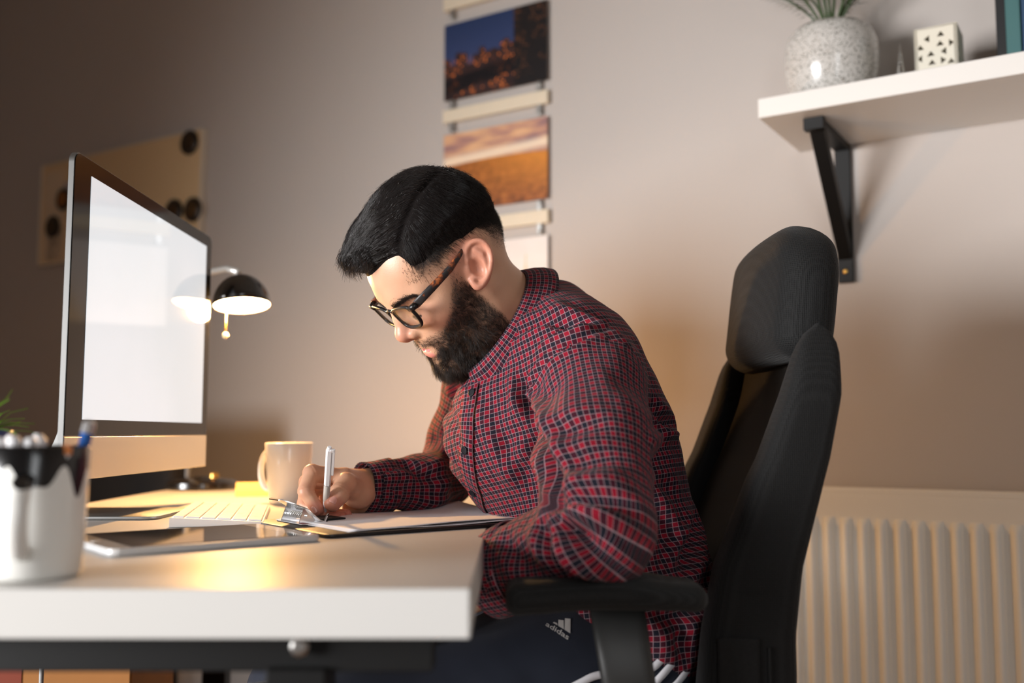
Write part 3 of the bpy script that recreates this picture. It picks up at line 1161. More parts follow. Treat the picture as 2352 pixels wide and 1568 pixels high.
fl_ = obj('clip_flap', box(0.036, 0.070, 0.0022, 0.0008, 1, c=(0.068, cy0, 0.0098)), M['rubber'], cl)
CS, CC0 = Vector((0.82, 0.66, 0.86)), Vector((0.022, cy0, 0.0052))
for o in [k for k in cl.children if k.name.split('.')[0] in ('clip_base', 'hinge_cheek', 'spring', 'hinge_pin', 'lever', 'jaw_pad', 'hook', 'clip_flap')]:
    o.scale = CS
    o.location = Vector((CC0.x * (1 - CS.x) + 0.014, CC0.y * (1 - CS.y) + 0.040, CC0.z * (1 - CS.z)))


def sheet(name, x0, y0, w, h, z, rz, curl, label, seed):
    """a paper sheet in clipboard coordinates with gentle waves"""
    rnd = random.Random(seed)
    V, Fc = [], []
    nx, ny = 30, 20
    ph = rnd.uniform(0, 6)
    for j in range(ny + 1):
        for i in range(nx + 1):
            u, v = i / nx, j / ny
            zz = curl * (max(0, u - 0.55) ** 2 * 2.2 * (0.4 + 0.6 * v)) + 0.0012 * (1 + math.sin(u * 7 + ph + v * 3)) * min(1, u * 4)
            if u > 0.72 and v > 0.8:
                zz += (u - 0.72) * (v - 0.8) * 0.05
            x, y = (u - 0.5) * w, (v - 0.5) * h
            V.append((x0 + w / 2 + x * math.cos(rz) - y * math.sin(rz), y0 + h / 2 + x * math.sin(rz) + y * math.cos(rz), z + zz))
    for j in range(ny):
        for i in range(nx):
            a = j * (nx + 1) + i
            Fc.append((a, a + 1, a + nx + 2, a + nx + 1))
    o = pydata(name, V, Fc, M['paper'])
    md = o.modifiers.new('thick', 'SOLIDIFY')
    md.thickness = 0.0003
    o.location = cl.location
    o.rotation_euler = cl.rotation_euler
    return tag(o, label, 'paper', 'sheets on the clipboard')


sheet('paper_sheet', 0.030, 0.008, 0.290, 0.205, 0.0052, 0.0, 0.002, 'lower white paper sheet lying flat on the clipboard', 3)
sheet('paper_sheet', 0.036, 0.012, 0.278, 0.200, 0.0066, 0.012, 0.012, 'upper white paper sheet being written on, its edge curling', 5)

# ------------------------------------------------------------------ mugs
def mug_profile(r0, r1, h, t):
    return [(0, 0.004), (r0 * 0.8, 0.004), (r0 * 0.84, 0.0005), (r0 * 0.95, 0.0005), (r0, 0.004), (r0 + (r1 - r0) * 0.3, h * 0.3), (r0 + (r1 - r0) * 0.65, h * 0.65), (r1, h - 0.002), (r1 - t * 0.5, h), (r1 - t, h - 0.002), (r0 + (r1 - r0) * 0.5 - t, h * 0.5), (r0 - t + 0.001, 0.012), (r0 * 0.6, 0.008), (0, 0.008)]


def handle(r, h, out, z0, z1, az, rad):
    d = Vector((math.cos(az), math.sin(az), 0))
    pts = []
    for i in range(15):
        a = PI * i / 14
        pts.append(d * (r - 0.003 + out * math.sin(a) ** 0.8) + Vector((0, 0, (z0 + z1) / 2 + (z1 - z0) / 2 * math.cos(a))))
    return tube(pts, rad, 10, flat=(d.cross(Vector((0, 0, 1))), 1.5))


mg = tag(empty('mug', (-0.3665, 1.647, DZ)), 'plain white coffee mug beside the writing hand', 'mug')
obj('body', lathe(mug_profile(0.0305, 0.0395, 0.1, 0.0035), 48), M['ceramic'], mg, smooth=True)
obj('handle', handle(0.036, 0.1, 0.022, 0.022, 0.086, 2.75, 0.0046), M['ceramic'], mg, smooth=True)

# pen mug close to the camera: white body with a black dripping glaze at the top
pm = tag(empty('pen_mug', (-0.392, 0.826, DZ)), 'white mug with a black dripping rim glaze holding pens, out of focus in front', 'mug')
m = mat('drip_glaze', lin(232, 231, 226), 0.22, coat=0.4)
n = NB(m)
x, y, z = n.xyz(n.obj())
ang = n.math('ARCTAN2', y, x)
wv = n.math('ADD', n.math('MULTIPLY', n.math('SINE', n.math('MULTIPLY', ang, 7)), 0.009), n.math('MULTIPLY', n.math('SINE', n.math('ADD', n.math('MULTIPLY', ang, 11), 1.3)), 0.005))
n.color(n.mix(n.math('GREATER_THAN', z, n.math('ADD', 0.078, wv)), lin(232, 231, 226), lin(14, 14, 15)))
obj('body', lathe(mug_profile(0.0385, 0.0415, 0.106, 0.0035), 48), m, pm, smooth=True)
obj('handle', handle(0.041, 0.1, 0.026, 0.022, 0.080, -PI / 2 + 0.25, 0.0055), m, pm, smooth=True)


def pen_in_mug(dx, dy, tx, ty, h, bodym, capm, label, rad=0.0042, cf=0.70):
    base = Vector((pm.location.x + dx, pm.location.y + dy, DZ + 0.0125))
    o = tag(empty('pen', base), label, 'pen', 'pens in the front mug')
    top = Vector((tx, ty, h))
    bdy = tube([(0, 0, 0), top * 0.72], [0.0012, rad], 10)
    bdy = tube([top * 0.08, top * (cf + 0.02)], rad, 10)
    bdy = tube([(0, 0, 0), top * 0.08], [0.001, rad], 10, bdy)
    obj('barrel', bdy, bodym, o)
    obj('cap', tube([top * cf, top * 0.98, top], [rad * 1.15, rad * 1.1, rad * 0.7], 10), capm, o)


M['pen_white'] = mat('pen_white', lin(228, 228, 230), 0.3, var=0.02)
M['pen_blue'] = mat('pen_blue', lin(30, 86, 160), 0.3, var=0.02)
M['pen_silver'] = mat('pen_silver', (0.75, 0.75, 0.76, 1), 0.25, 0.9, var=0.02)
M['pen_orange'] = mat('pen_orange', lin(226, 140, 80), 0.35, var=0.02)
pen_in_mug(0.016, 0.004, 0.024, 0.004, 0.114, M['pen_blue'], M['pen_silver'], 'blue pen with a silver tip leaning right in the front mug', 0.0048, 0.91)
pen_in_mug(0.012, -0.014, 0.022, -0.006, 0.094, M['pen_white'], M['pen_orange'], 'short white pen with an orange tip at the right of the front mug', 0.0042, 0.93)
WP = ['leftmost white capped pen in the front mug', 'second white capped pen from the left in the front mug', 'white capped pen at the front middle of the mug by its handle', 'white capped pen just right of the handle in the front mug', 'white capped pen at the far left inside the front mug', 'white capped pen at the back of the front mug', 'white capped pen standing in the centre of the front mug']
for i, (dx, dy, hh) in enumerate(((-0.024, -0.010, 0.101), (-0.014, -0.022, 0.100), (-0.003, -0.025, 0.101), (0.006, -0.022, 0.100), (-0.022, 0.010, 0.102), (-0.008, 0.018, 0.103), (0.004, -0.004, 0.100))):
    pen_in_mug(dx, dy, dx * 0.25, dy * 0.25, hh, M['pen_white'], M['pen_white'], WP[i], 0.0046)

# ------------------------------------------------------------------ notes and book by the mug
nt_ = tag(empty('sticky_note_pad', (-0.475, 1.87, DZ), 0.25), 'yellow sticky note pad behind the white mug', 'note pad')
obj('sheets', box(0.076, 0.076, 0.008, 0.0003, 1, c=(0, 0, 0.0045)), mat('yellow_paper', lin(226, 190, 118), 0.8, var=0.03), nt_)
V, Fc = [], []
for i in range(9):
    u = i / 8
    for sx in (-1, 1):
        V.append((sx * 0.038, -0.038 + 0.076 * u, 0.0088 + 0.024 * max(0, u - 0.25) ** 2))
for i in range(8):
    Fc.append((2 * i, 2 * i + 1, 2 * i + 3, 2 * i + 2))
obj_ = pydata('top_sheet', V, Fc, mat('yellow_sheet', lin(232, 198, 126), 0.8, var=0.02), nt_)
nb_ = tag(empty('notebook', (-0.253, 1.725, DZ), 0.05), 'thin notebook with a tan cover and green edge behind the hand', 'notebook')
obj('pages', box(0.145, 0.205, 0.006, 0.0005, 1, c=(0, 0, 0.0038)), mat('green_edge', lin(46, 92, 74), 0.6, var=0.05), nb_)
obj('cover', box(0.148, 0.208, 0.0014, 0.0004, 1, c=(0, 0, 0.0076)), mat('tan_cover', lin(196, 150, 96), 0.55, var=0.08), nb_)

# ------------------------------------------------------------------ desk lamp
LX, LY = -0.640, 2.075
lamp = tag(empty('desk_lamp', (LX, LY, DZ)), 'lit black desk lamp with a dome shade beside the monitor', 'lamp')
M['lampblack'] = mat('lamp_black', lin(24, 20, 16), 0.22, coat=0.5, var=0.05)
obj('base', lathe([(0, 0.0005), (0.070, 0.0005), (0.073, 0.004), (0.072, 0.014), (0.064, 0.020), (0.018, 0.023), (0.014, 0.026), (0, 0.026)], 48), M['lampblack'], lamp, angle=40)
HX, HY, HZ = -0.477 - LX, 1.745 - LY, 1.080 - DZ      # rim centre of the shade
obj('stem', tube([(-0.030, 0, 0.024), (-0.030, 0, 0.30), (-0.030, -0.004, 0.36), (-0.022, -0.03, 0.405), (0.02, -0.14, 0.425), (HX - 0.045, HY + 0.06, HZ + 0.075), (HX - 0.012, HY + 0.016, HZ + 0.062)], 0.0062, 12), mat('satin_steel', (0.7, 0.68, 0.64, 1), 0.35, 0.6, var=0.03), lamp, smooth=True)
obj('switch', lathe([(0, 0.024), (0.010, 0.024), (0.010, 0.032), (0.007, 0.035), (0, 0.035)], 16, c=(0.03, -0.02, 0)), M['brass'], lamp)
RS = 0.050
prof = [(RS * math.cos(a), RS * 1.12 * math.sin(a)) for a in [PI / 2 * i / 12 for i in range(13)]]
prof = [(r_ if r_ > 1e-4 else 0, z_) for r_, z_ in prof]
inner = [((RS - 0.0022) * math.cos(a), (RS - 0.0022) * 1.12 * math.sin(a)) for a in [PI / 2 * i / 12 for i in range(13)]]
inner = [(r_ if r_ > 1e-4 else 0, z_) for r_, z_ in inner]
tiltM = (-0.155, -0.10, 0)
hd = obj('shade', lathe(prof + [] , 40), M['lampblack'], lamp, loc=(HX, HY, HZ), rot=tiltM, smooth=True)
md = hd.modifiers.new('thick', 'SOLIDIFY')
md.thickness = 0.0008
md.offset = -1
inn = obj('shade_lining', lathe(inner, 40), mat('shade_white_glow', lin(250, 246, 236), 0.5, var=0.01, emit=(1.0, 0.80, 0.50, 1), estr=2.0), lamp, loc=(HX, HY, HZ), rot=tiltM, smooth=True)  # bulb light on the white lining is put in as emission
rim = obj('rim_ring', tube([(RS * math.cos(a), RS * math.sin(a), 0) for a in [2 * PI * i / 40 for i in range(40)]], 0.0016, 6, closed=True), M['lampblack'], lamp, loc=(HX, HY, HZ), rot=tiltM)
obj('bulb', lathe([(0, 0.020), (0.010, 0.023), (0.016, 0.031), (0.014, 0.040), (0.008, 0.047), (0, 0.048)], 24), mat('bulb_glow', (1, 1, 1, 1), 0.4, emit=(1.0, 0.78, 0.45, 1), estr=40), lamp, loc=(HX, HY, HZ), rot=tiltM, smooth=True)
ch = []
b = None
cx_, cy_ = HX - 0.026, HY - 0.006
b = tube([(cx_, cy_, HZ + 0.01), (cx_, cy_, HZ - 0.050)], 0.0011, 6)
obj('pull_chain', b, M['brass'], lamp)
obj('chain_ball', lathe([(0, -0.0055), (0.0040, -0.004), (0.0055, 0), (0.0040, 0.004), (0, 0.0055)], 14, c=(cx_, cy_, HZ - 0.054)), mat('cream_bead', lin(240, 226, 180), 0.4, var=0.02), lamp, smooth=True)
pl = bpy.data.lights.new('lamp_bulb_light', 'POINT')
pl.energy = 17.0
pl.color = (1.0, 0.52, 0.17)
pl.shadow_soft_size = 0.02
po = bpy.data.objects.new('lamp_bulb_light', pl)
COL.objects.link(po)
po.location = (LX + HX, LY + HY, DZ + HZ - 0.010)

# ------------------------------------------------------------------ small plant in a blue pot
sp_ = tag(empty('small_plant', (-0.536, 1.0, DZ)), 'small spiky green plant in a blue pot at the left edge', 'plant')
obj('pot', lathe([(0, 0.0005), (0.022, 0.0005), (0.024, 0.003), (0.032, 0.080), (0.034, 0.118), (0.0325, 0.1195), (0.031, 0.118), (0.030, 0.108), (0, 0.108)], 32), mat('blue_glaze', lin(40, 62, 118), 0.3, var=0.05), sp_, smooth=True)
obj('soil', lathe([(0, 0.112), (0.0298, 0.110)], 20), mat('potting_soil', lin(44, 34, 26), 0.9, var=0.3, vscale=100), sp_)
rnd = random.Random(11)
M['blade'] = mat('grass_blade', lin(116, 168, 48), 0.5, var=0.25, vscale=40)
for i in range(70):
    az = rnd.uniform(0, 2 * PI)
    lf = rnd.uniform(0.25, 1.45)
    ln_ = rnd.uniform(0.045, 0.072)
    d = Vector((math.cos(az), math.sin(az), 0))
    s_ = Vector((-d.y, d.x, 0))
    b = bmesh.new()
    prev = None
    for k in range(5):
        t = k / 4
        p = d * (0.008 * rnd.random() + ln_ * t * math.cos(lf)) + Vector((0, 0, 0.114 + rnd.uniform(0, 0.012) * (k == 0) + ln_ * (math.sin(lf) * t - 0.35 * t * t * math.cos(lf))))
        w = 0.0022 * (1 - t) ** 0.6 + 0.0002
        cur = [b.verts.new(p - s_ * w), b.verts.new(p + Vector((0, 0, -0.0008))), b.verts.new(p + s_ * w)]
        if prev:
            for q in (0, 1):
                b.faces.new((prev[q], prev[q + 1], cur[q + 1], cur[q]))
        prev = cur
    obj('leaf', b, M['blade'], sp_, smooth=True)

# ------------------------------------------------------------------ under the desk
cb = tag(empty('cardboard_box', (-0.80, 1.66, 0), 0.12), 'brown cardboard box on the floor under the far side of the desk', 'box')
m = mat('cardboard', lin(176, 118, 62), 0.8, var=0.12, vscale=14, bump=0.1, bscale=80)
for nm, cc, s in (('side', (0, -0.15, 0.27), (0.42, 0.004, 0.54)), ('side', (0, 0.15, 0.27), (0.42, 0.004, 0.54)), ('side', (-0.21, 0, 0.27), (0.004, 0.296, 0.54)), ('side', (0.21, 0, 0.27), (0.004, 0.296, 0.54)), ('bottom', (0, 0, 0.003), (0.41, 0.29, 0.004)), ('flap', (0, -0.076, 0.543), (0.42, 0.148, 0.004)), ('flap', (0, 0.076, 0.543), (0.42, 0.148, 0.004))):
    obj(nm, box(*s, bev=0.001, seg=1, c=cc), m, cb)
obj('shipping_label', box(0.07, 0.001, 0.06, c=(0.02, -0.1528, 0.485)), mat('red_label', lin(140, 62, 40), 0.7, var=0.1), cb)
obj('packing_tape', box(0.42, 0.001, 0.03, c=(0, -0.1526, 0.522)), mat('brown_tape', lin(120, 78, 40), 0.4, var=0.1), cb)
# dark visitor chair standing against the wall behind the desk
vc = tag(empty('visitor_chair', (-1.0, 2.60, 0), -WA), 'dark padded chair against the wall behind the monitor', 'chair')
M['darkpad'] = mat('dark_upholstery', lin(26, 22, 20), 0.8, var=0.3, vscale=30, bump=0.3, bscale=300)


def rbox_fn(c0, hd, r):
    def fn(P):
        q = np.abs(P - np.array(c0, np.float32)) - (np.array(hd, np.float32) - r)
        return np.linalg.norm(np.maximum(q, 0), axis=1) + np.minimum(q.max(1), 0) - r
    return fn


V, Q = sdf_mesh(rbox_fn((0, 0, 0.70), (0.215, 0.030, 0.205), 0.028), (-0.25, -0.06, 0.46), (0.25, 0.06, 0.94), 0.012, 2)
npmesh('backrest', V, Q, M['darkpad'], vc)
V, Q = sdf_mesh(rbox_fn((0, -0.215, 0.455), (0.22, 0.215, 0.04), 0.03), (-0.25, -0.46, 0.39), (0.25, 0.02, 0.52), 0.012, 2)
npmesh('seat', V, Q, M['darkpad'], vc)
for x in (-0.19, 0.19):
    obj('leg', tube([(x, 0.0, 0.50), (x, 0.01, 0.25), (x, 0.03, 0.0)], 0.012, 8), M['blackmetal'], vc)
    obj('leg', tube([(x, -0.40, 0.43), (x, -0.405, 0.2), (x, -0.415, 0.0)], 0.012, 8), M['blackmetal'], vc)

tag(obj('cable', tube([(-0.60, 1.30, 0.735 - 0.037), (-0.603, 1.31, 0.5), (-0.59, 1.30, 0.25), (-0.60, 1.31, 0.02), (-0.55, 1.36, 0.006), (-0.45, 1.7, 0.006)], 0.003, 8), mat('cable_grey', lin(150, 148, 146), 0.5, var=0.03), smooth=True), 'thin grey cable hanging under the desk', 'cable')
# ================================================================== office chair
def mesh_fabric(name, col, scale=420, strength=0.6):
    m = mat(name, col, 0.75, sheen=0.05, spec=0.25)
    n = NB(m)
    vz = n.new('ShaderNodeTexVoronoi')
    vz.inputs['Scale'].default_value = scale
    vz.inputs['Randomness'].default_value = 0.15
    n.nt.links.new(n.obj(), vz.inputs['Vector'])
    n.bump(vz.outputs['Distance'], strength, 0.0015)
    n.color(n.mix(n.math('LESS_THAN', vz.outputs['Distance'], 0.42), tuple(c * 1.5 for c in col[:3]) + (1,), tuple(c * 0.4 for c in col[:3]) + (1,)))
    return m


M['chairmesh'] = mesh_fabric('chair_spacer_mesh', lin(15, 15, 15))
M['chairfront'] = mat('chair_front_fabric', lin(24, 21, 18), 0.85, bump=0.15, bscale=900, spec=0.2)
chair = tag(empty('office_chair', (0.10, 1.34, 0)), 'black high-back office chair with headrest the man sits on', 'chair')


def ckeep(o):
    return keepw(o)


def interp(x, xs, ys):
    return float(np.interp(x, xs, ys))


CY = 1.34
BZ = [0.46, 0.58, 0.633, 0.706, 0.742, 0.804, 0.829, 0.901, 0.955, 0.985]
BF = [0.195, 0.207, 0.213, 0.228, 0.243, 0.268, 0.281, 0.309, 0.326, 0.336]     # front of the bolsters
BB = [0.300, 0.313, 0.313, 0.322, 0.332, 0.349, 0.356, 0.371, 0.372, 0.368]     # back


def back_loft(y0, y1, dent, n=40, nz=44, z0=0.46, z1=0.982, edge_r=0.032):
    """closed pad between y0..y1; dent(w) moves the front face back"""
    V, Q = [], []
    for j in range(nz + 1):
        v = j / nz
        z = z0 + (z1 - z0) * v
        e = 1.0
        top = max(0.0, (v - 0.93) / 0.07)
        sh = math.sqrt(max(0.0, 1 - top ** 2)) if top > 0 else 1.0
        xf, xb = interp(z, BZ, BF), interp(z, BZ, BB)
        xm = (xf + xb) / 2
        hw = (y1 - y0) / 2 - 0.028 * max(0, (v - 0.8) / 0.2) ** 2
        ym = (y0 + y1) / 2
        for i in range(n):
            a = 2 * PI * i / n
            c, s = math.cos(a), math.sin(a)
            w = math.copysign(abs(c) ** 0.32, c)
            t = math.copysign(abs(s) ** 0.55, s)
            y = ym + hw * w * (1 - 0.12 * (1 - sh))
            th = (xb - xf) / 2 * sh
            x = xm - th * t
            if t > 0:
                x += dent(w) * t * sh
            V.append((x, y, z))
    for j in range(nz):
        for i in range(n):
            a, b = j * n + i, j * n + (i + 1) % n
            Q.append((a, b, b + n, a + n))
    Q.append(tuple(range(n))[::-1])
    Q.append(tuple(nz * n + i for i in range(n)))
    return V, Q


def add_loft(name, VQ, m, parent=chair):
    o = pydata(name, VQ[0], VQ[1], m, parent)
    return ckeep(o)


W0, W1 = CY - 0.235, CY + 0.235
add_loft('backrest', back_loft(W0 + 0.03, W1 - 0.03, lambda w: 0.040 - 0.010 * abs(w)), M['chairfront'])
add_loft('side_bolster', back_loft(W0, W0 + 0.075, lambda w: 0.0 + 0.004 * (w > 0) * w, n=28), M['chairmesh'])
add_loft('side_bolster', back_loft(W1 - 0.075, W1, lambda w: 0.0, n=28), M['chairmesh'])
# zip pocket low on the near bolster
b = box(0.045, 0.006, 0.12, 0.003, c=(0.245, W0 - 0.001, 0.575))
ckeep(obj('pocket', b, M['chairmesh'], chair, smooth=False))
ckeep(obj('zip', tube([(0.278, W0 - 0.003, 0.625), (0.279, W0 - 0.003, 0.52)], 0.0018, 6), M['blackmetal'], chair))


def head_fn(P):
    q = P - np.array((0.362, CY, 1.030), np.float32)
    a = math.radians(-7)
    x = q[:, 0] * math.cos(a) + q[:, 2] * math.sin(a)
    z = -q[:, 0] * math.sin(a) + q[:, 2] * math.cos(a)
    y = q[:, 1]
    x = x - 0.35 * y * y * 1.2 + 0.010
    hy = 0.168 - 0.05 * np.clip((z - 0.01) / 0.08, 0, 1) ** 2
    r = 0.034
    d = np.stack([np.abs(x) - (0.036 - r), np.abs(y) - (hy - r), np.abs(z) - (0.088 - r)], 1)
    return np.linalg.norm(np.maximum(d, 0), axis=1) + np.minimum(d.max(1), 0) - r


V, Q = sdf_mesh(head_fn, (0.27, 1.13, 0.92), (0.46, 1.55, 1.14), 0.006, 2)
ckeep(npmesh('headrest', V, Q, M['chairmesh'], chair))
# piping seam near the front edge of the headrest
pts = []
for i in range(25):
    a = -0.35 * PI + 1.6 * PI * i / 24
    pts.append((0.345, CY - 0.165 - 0.0, 1.03))
for y in (CY - 0.06, CY + 0.06):
    ckeep(obj('headrest_stalk', box(0.012, 0.035, 0.10, 0.003, 1, c=(0.375, y, 0.955)), M['blackmetal'], chair))


def seat_fn(P):
    q = P - np.array((0.055, CY, 0.462), np.float32)
    r = 0.035
    z = q[:, 2] - 0.02 * np.clip(np.abs(q[:, 1]) / 0.25, 0, 1) ** 3 + 0.03 * np.clip((-q[:, 0] - 0.12) / 0.12, 0, 1) ** 2
    d = np.stack([np.abs(q[:, 0]) - (0.235 - r), np.abs(q[:, 1]) - (0.25 - r), np.abs(z) - (0.042 - r)], 1)
    return np.linalg.norm(np.maximum(d, 0), axis=1) + np.minimum(d.max(1), 0) - r


V, Q = sdf_mesh(seat_fn, (-0.22, 1.05, 0.38), (0.33, 1.63, 0.55), 0.01, 2)
ckeep(npmesh('seat', V, Q, M['chairmesh'], chair))


def arm_pad(yc):
    def fn(P):
        q = P - np.array((0.096, yc, 0.691), np.float32)
        x = q[:, 0]
        hy = 0.043 - 0.010 * np.clip((x - 0.02) / 0.09, 0, 1) ** 2
        zz = q[:, 2] - 0.004 * np.cos(x * 22)
        hz = 0.0165 - 0.006 * np.clip((x - 0.0) / 0.11, 0, 1) ** 2
        r = 0.0135
        d = np.stack([np.abs(x) - (0.103 - r), np.abs(q[:, 1]) - (hy - r), np.abs(zz) - np.maximum(hz - r, 0.0005)], 1)
        return np.linalg.norm(np.maximum(d, 0), axis=1) + np.minimum(d.max(1), 0) - r
    return sdf_mesh(fn, (-0.03, yc - 0.06, 0.66), (0.23, yc + 0.06, 0.72), 0.004, 2)


M['padmesh'] = mesh_fabric('armpad_weave', lin(27, 28, 28), 520, 0.5)
M['postplastic'] = mat('armrest_plastic', lin(42, 42, 41), 0.5, bump=0.08, bscale=900)
for yc, sg in ((1.050, -1), (1.63, 1)):
    V, Q = arm_pad(yc)
    pad = ckeep(npmesh('armrest_pad', V, Q, M['padmesh'], chair))
    b = bmesh.new()
    R_ = []
    for z, x0, x1, yy in ((0.679, 0.079, 0.137, yc), (0.60, 0.092, 0.148, yc + 0.002), (0.53, 0.104, 0.158, yc + 0.006), (0.46, 0.112, 0.162, yc - sg * 0.02), (0.425, 0.112, 0.160, yc - sg * 0.06)):
        R_.append([b.verts.new(((x0 + x1) / 2 + (x1 - x0) / 2 * math.copysign(abs(math.cos(a)) ** 0.5, math.cos(a)), yy + 0.0125 * math.copysign(abs(math.sin(a)) ** 0.6, math.sin(a)), z)) for a in [2 * PI * i / 24 for i in range(24)]])
    for A, B in zip(R_, R_[1:]):
        for i in range(24):
            b.faces.new((A[i], A[(i + 1) % 24], B[(i + 1) % 24], B[i]))
    b.faces.new(R_[0])
    b.faces.new(R_[-1])
    ckeep(obj('armrest_post', b, M['postplastic'], chair, smooth=True))
    b = lathe([(0, 0.006), (0.008, 0.0055), (0.0105, 0.003), (0.0115, 0.0), (0.0125, 0.0), (0.0128, 0.0016), (0.0150, 0.0016), (0.0150, -0.003)], 24)
    Mx = Matrix.Translation((0.127, yc + 0.003 + sg * 0.0125, 0.588)) @ Matrix.Rotation(-sg * -1 * PI / 2 * 1, 4, 'X')
    bmesh.ops.transform(b, matrix=Matrix.Translation((0.127, yc + 0.003 + sg * 0.0128, 0.588)) @ Matrix.Rotation(PI / 2 if sg < 0 else -PI / 2, 4, 'X'), verts=b.verts)
    ckeep(obj('height_button', b, M['black_plastic'], chair, smooth=True))
    ckeep(obj('armrest_bracket', box(0.05, 0.14, 0.012, 0.003, 1, c=(0.136, yc - sg * 0.12, 0.418)), M['blackmetal'], chair))
ckeep(obj('back_support', box(0.03, 0.09, 0.30, 0.006, 1, c=(0.318, CY, 0.50)), M['blackmetal'], chair))
ckeep(obj('tilt_mechanism', box(0.34, 0.16, 0.05, 0.008, 1, c=(0.12, CY, 0.395)), M['blackmetal'], chair))
ckeep(obj('gas_column', lathe([(0.028, 0.09), (0.028, 0.24), (0.018, 0.24), (0.018, 0.375)], 20, c=(0.10, CY, 0)), M['blackmetal'], chair, angle=30))
for k in range(5):
    a = 2 * PI * k / 5 + 0.3
    d = Vector((math.cos(a), math.sin(a), 0))
    c = Vector((0.10, CY, 0))
    lg = ckeep(obj('base_leg', tube([c + d * 0.02 + Vector((0, 0, 0.105)), c + d * 0.16 + Vector((0, 0, 0.095)), c + d * 0.29 + Vector((0, 0, 0.07))], [0.026, 0.022, 0.016], 10), M['black_plastic'], chair))
    b = lathe([(0, -0.011), (0.022, -0.011), (0.025, -0.006), (0.025, 0.006), (0.022, 0.011), (0, 0.011)], 18)
    b2 = lathe([(0, -0.011), (0.022, -0.011), (0.025, -0.006), (0.025, 0.006), (0.022, 0.011), (0, 0.011)], 18)
    bmesh.ops.transform(b2, matrix=Matrix.Translation((0, 0, 0.028)), verts=b2.verts)
    b = merge(b, b2)
    b = box(0.012, 0.012, 0.06, 0.002, 1, c=(-0.028, 0, 0.014), bm=b)
    Mx = Matrix.Translation(c + d * 0.29 + Vector((0, 0, 0.0252))) @ Matrix.Rotation(a, 4, 'Z') @ Matrix.Translation((0, 0.014, 0)) @ Matrix.Rotation(PI / 2, 4, 'X')
    bmesh.ops.transform(b, matrix=Mx, verts=b.verts)
    ckeep(obj('caster', b, M['black_plastic'], chair, angle=30))
# ================================================================== the man
man = tag(empty('person', (0.10, 1.34, 0)), 'bearded man in glasses and checked shirt, bent over the desk writing', 'person')


def v3(p):
    return np.array(p, np.float32)


def mkeep(o):
    o.matrix_parent_inverse = Matrix.Translation(-man.location)
    return o


# ---- frames
def frame(yaw, pitch, roll=0.0):
    y, t, r = (math.radians(a) for a in (yaw, pitch, roll))
    fh = np.array((-math.cos(y), -math.sin(y), 0.0))
    up = np.array((0, 0, 1.0))
    l = np.cross(up, fh)
    f = math.cos(t) * fh - math.sin(t) * up
    u = math.sin(t) * fh + math.cos(t) * up
    l, u = l * math.cos(r) - u * math.sin(r), u * math.cos(r) + l * math.sin(r)
    return np.stack([f, l, u])          # rows: forward, left (towards the camera), up


HR = frame(24, 39, 9)
HO = np.array((-0.0820, 1.3189, 1.0630))


def h2w(q):
    return HO + np.asarray(q) @ HR


def w2h(p):
    return (np.asarray(p) - HO) @ HR.T


# ---- joints (world)
S_L, S_R = v3((0.0975, 1.225, 0.921)), v3((-0.043, 1.545, 0.925))
E_L, E_R = v3((0.094, 1.045, 0.752)), v3((-0.104, 1.570, 0.792))
R_L, R_R = v3((-0.020, 1.148, 0.696)), v3((-0.196, 1.388, 0.782))
CD = v3((-0.76, -0.65, 0.0))                # direction of the writing forearm at the cuff
M_R = R_R - CD * 0.085
C7 = v3(W(1225, 700, 1.405))

# ---------------------------------------------------------------- body under the clothes
def torso_d(P, off=0.0):
    d = s_ell(P, v3(W(1305, 945, 1.375)), (0.112, 0.158, 0.158), frame(28, 28))
    d = smin(d, s_ell(P, v3(W(1278, 832, 1.385)), (0.078, 0.130, 0.086), frame(28, 45)), 0.05)
    d = smin(d, s_ell(P, v3(W(1345, 1160, 1.365)), (0.120, 0.160, 0.172), frame(28, 8)), 0.06)
    d = smin(d, s_ell(P, v3(W(1385, 1400, 1.350)), (0.138, 0.195, 0.160), frame(20, 0)), 0.06)
    d = smin(d, s_cone(P, C7 + v3((0.028, 0.002, -0.012)), S_L, 0.036, 0.060), 0.05)
    d = smin(d, s_cone(P, C7 + v3((0.028, 0.002, -0.012)), S_R, 0.036, 0.060), 0.05)
    d = smin(d, s_ell(P, v3(W(1190, 1005, 1.365)), (0.092, 0.122, 0.108), frame(28, 12)), 0.03)
    d = smin(d, s_cone(P, v3(W(1165, 945, 1.36)), v3(W(1112, 915, 1.345)), 0.042, 0.024), 0.035)
    return d - off


def arm_L(P):
    d = s_cone(P, S_L, S_L * 0.5 + E_L * 0.5 + v3((0.0, -0.008, 0.004)), 0.062, 0.063)
    d = smin(d, s_cone(P, S_L * 0.5 + E_L * 0.5 + v3((0.0, -0.008, 0.004)), E_L, 0.063, 0.053), 0.02)
    d = smin(d, s_cone(P, E_L, R_L, 0.053, 0.045), 0.014)
    return d


def arm_R(P):
    d = s_cone(P, S_R, E_R, 0.058, 0.047)
    d = smin(d, s_cone(P, E_R, M_R, 0.045, 0.039), 0.015)
    d = smin(d, s_cone(P, M_R, R_R, 0.039, 0.031), 0.015)
    return d


def shirt_d(P):
    d = torso_d(P)
    d = smin(d, arm_L(P), 0.022)
    d = smin(d, arm_R(P), 0.022)
    return d


# ---------------------------------------------------------------- head
EC = np.array((-0.0085, 0.0735, 0.0130))
ES = 1.03
EU = np.array((-0.46, 0.0, 0.888))
EF = np.array((0.888, 0.0, 0.46))


def earp(a, b, o=0.0, sg=1):
    a, b = a * ES, b * ES
    p = EC + EF * a + EU * b + np.array((0, 1.0, 0)) * (o - 0.42 * a + 0.004)
    return (p[0], p[1] * sg, p[2])


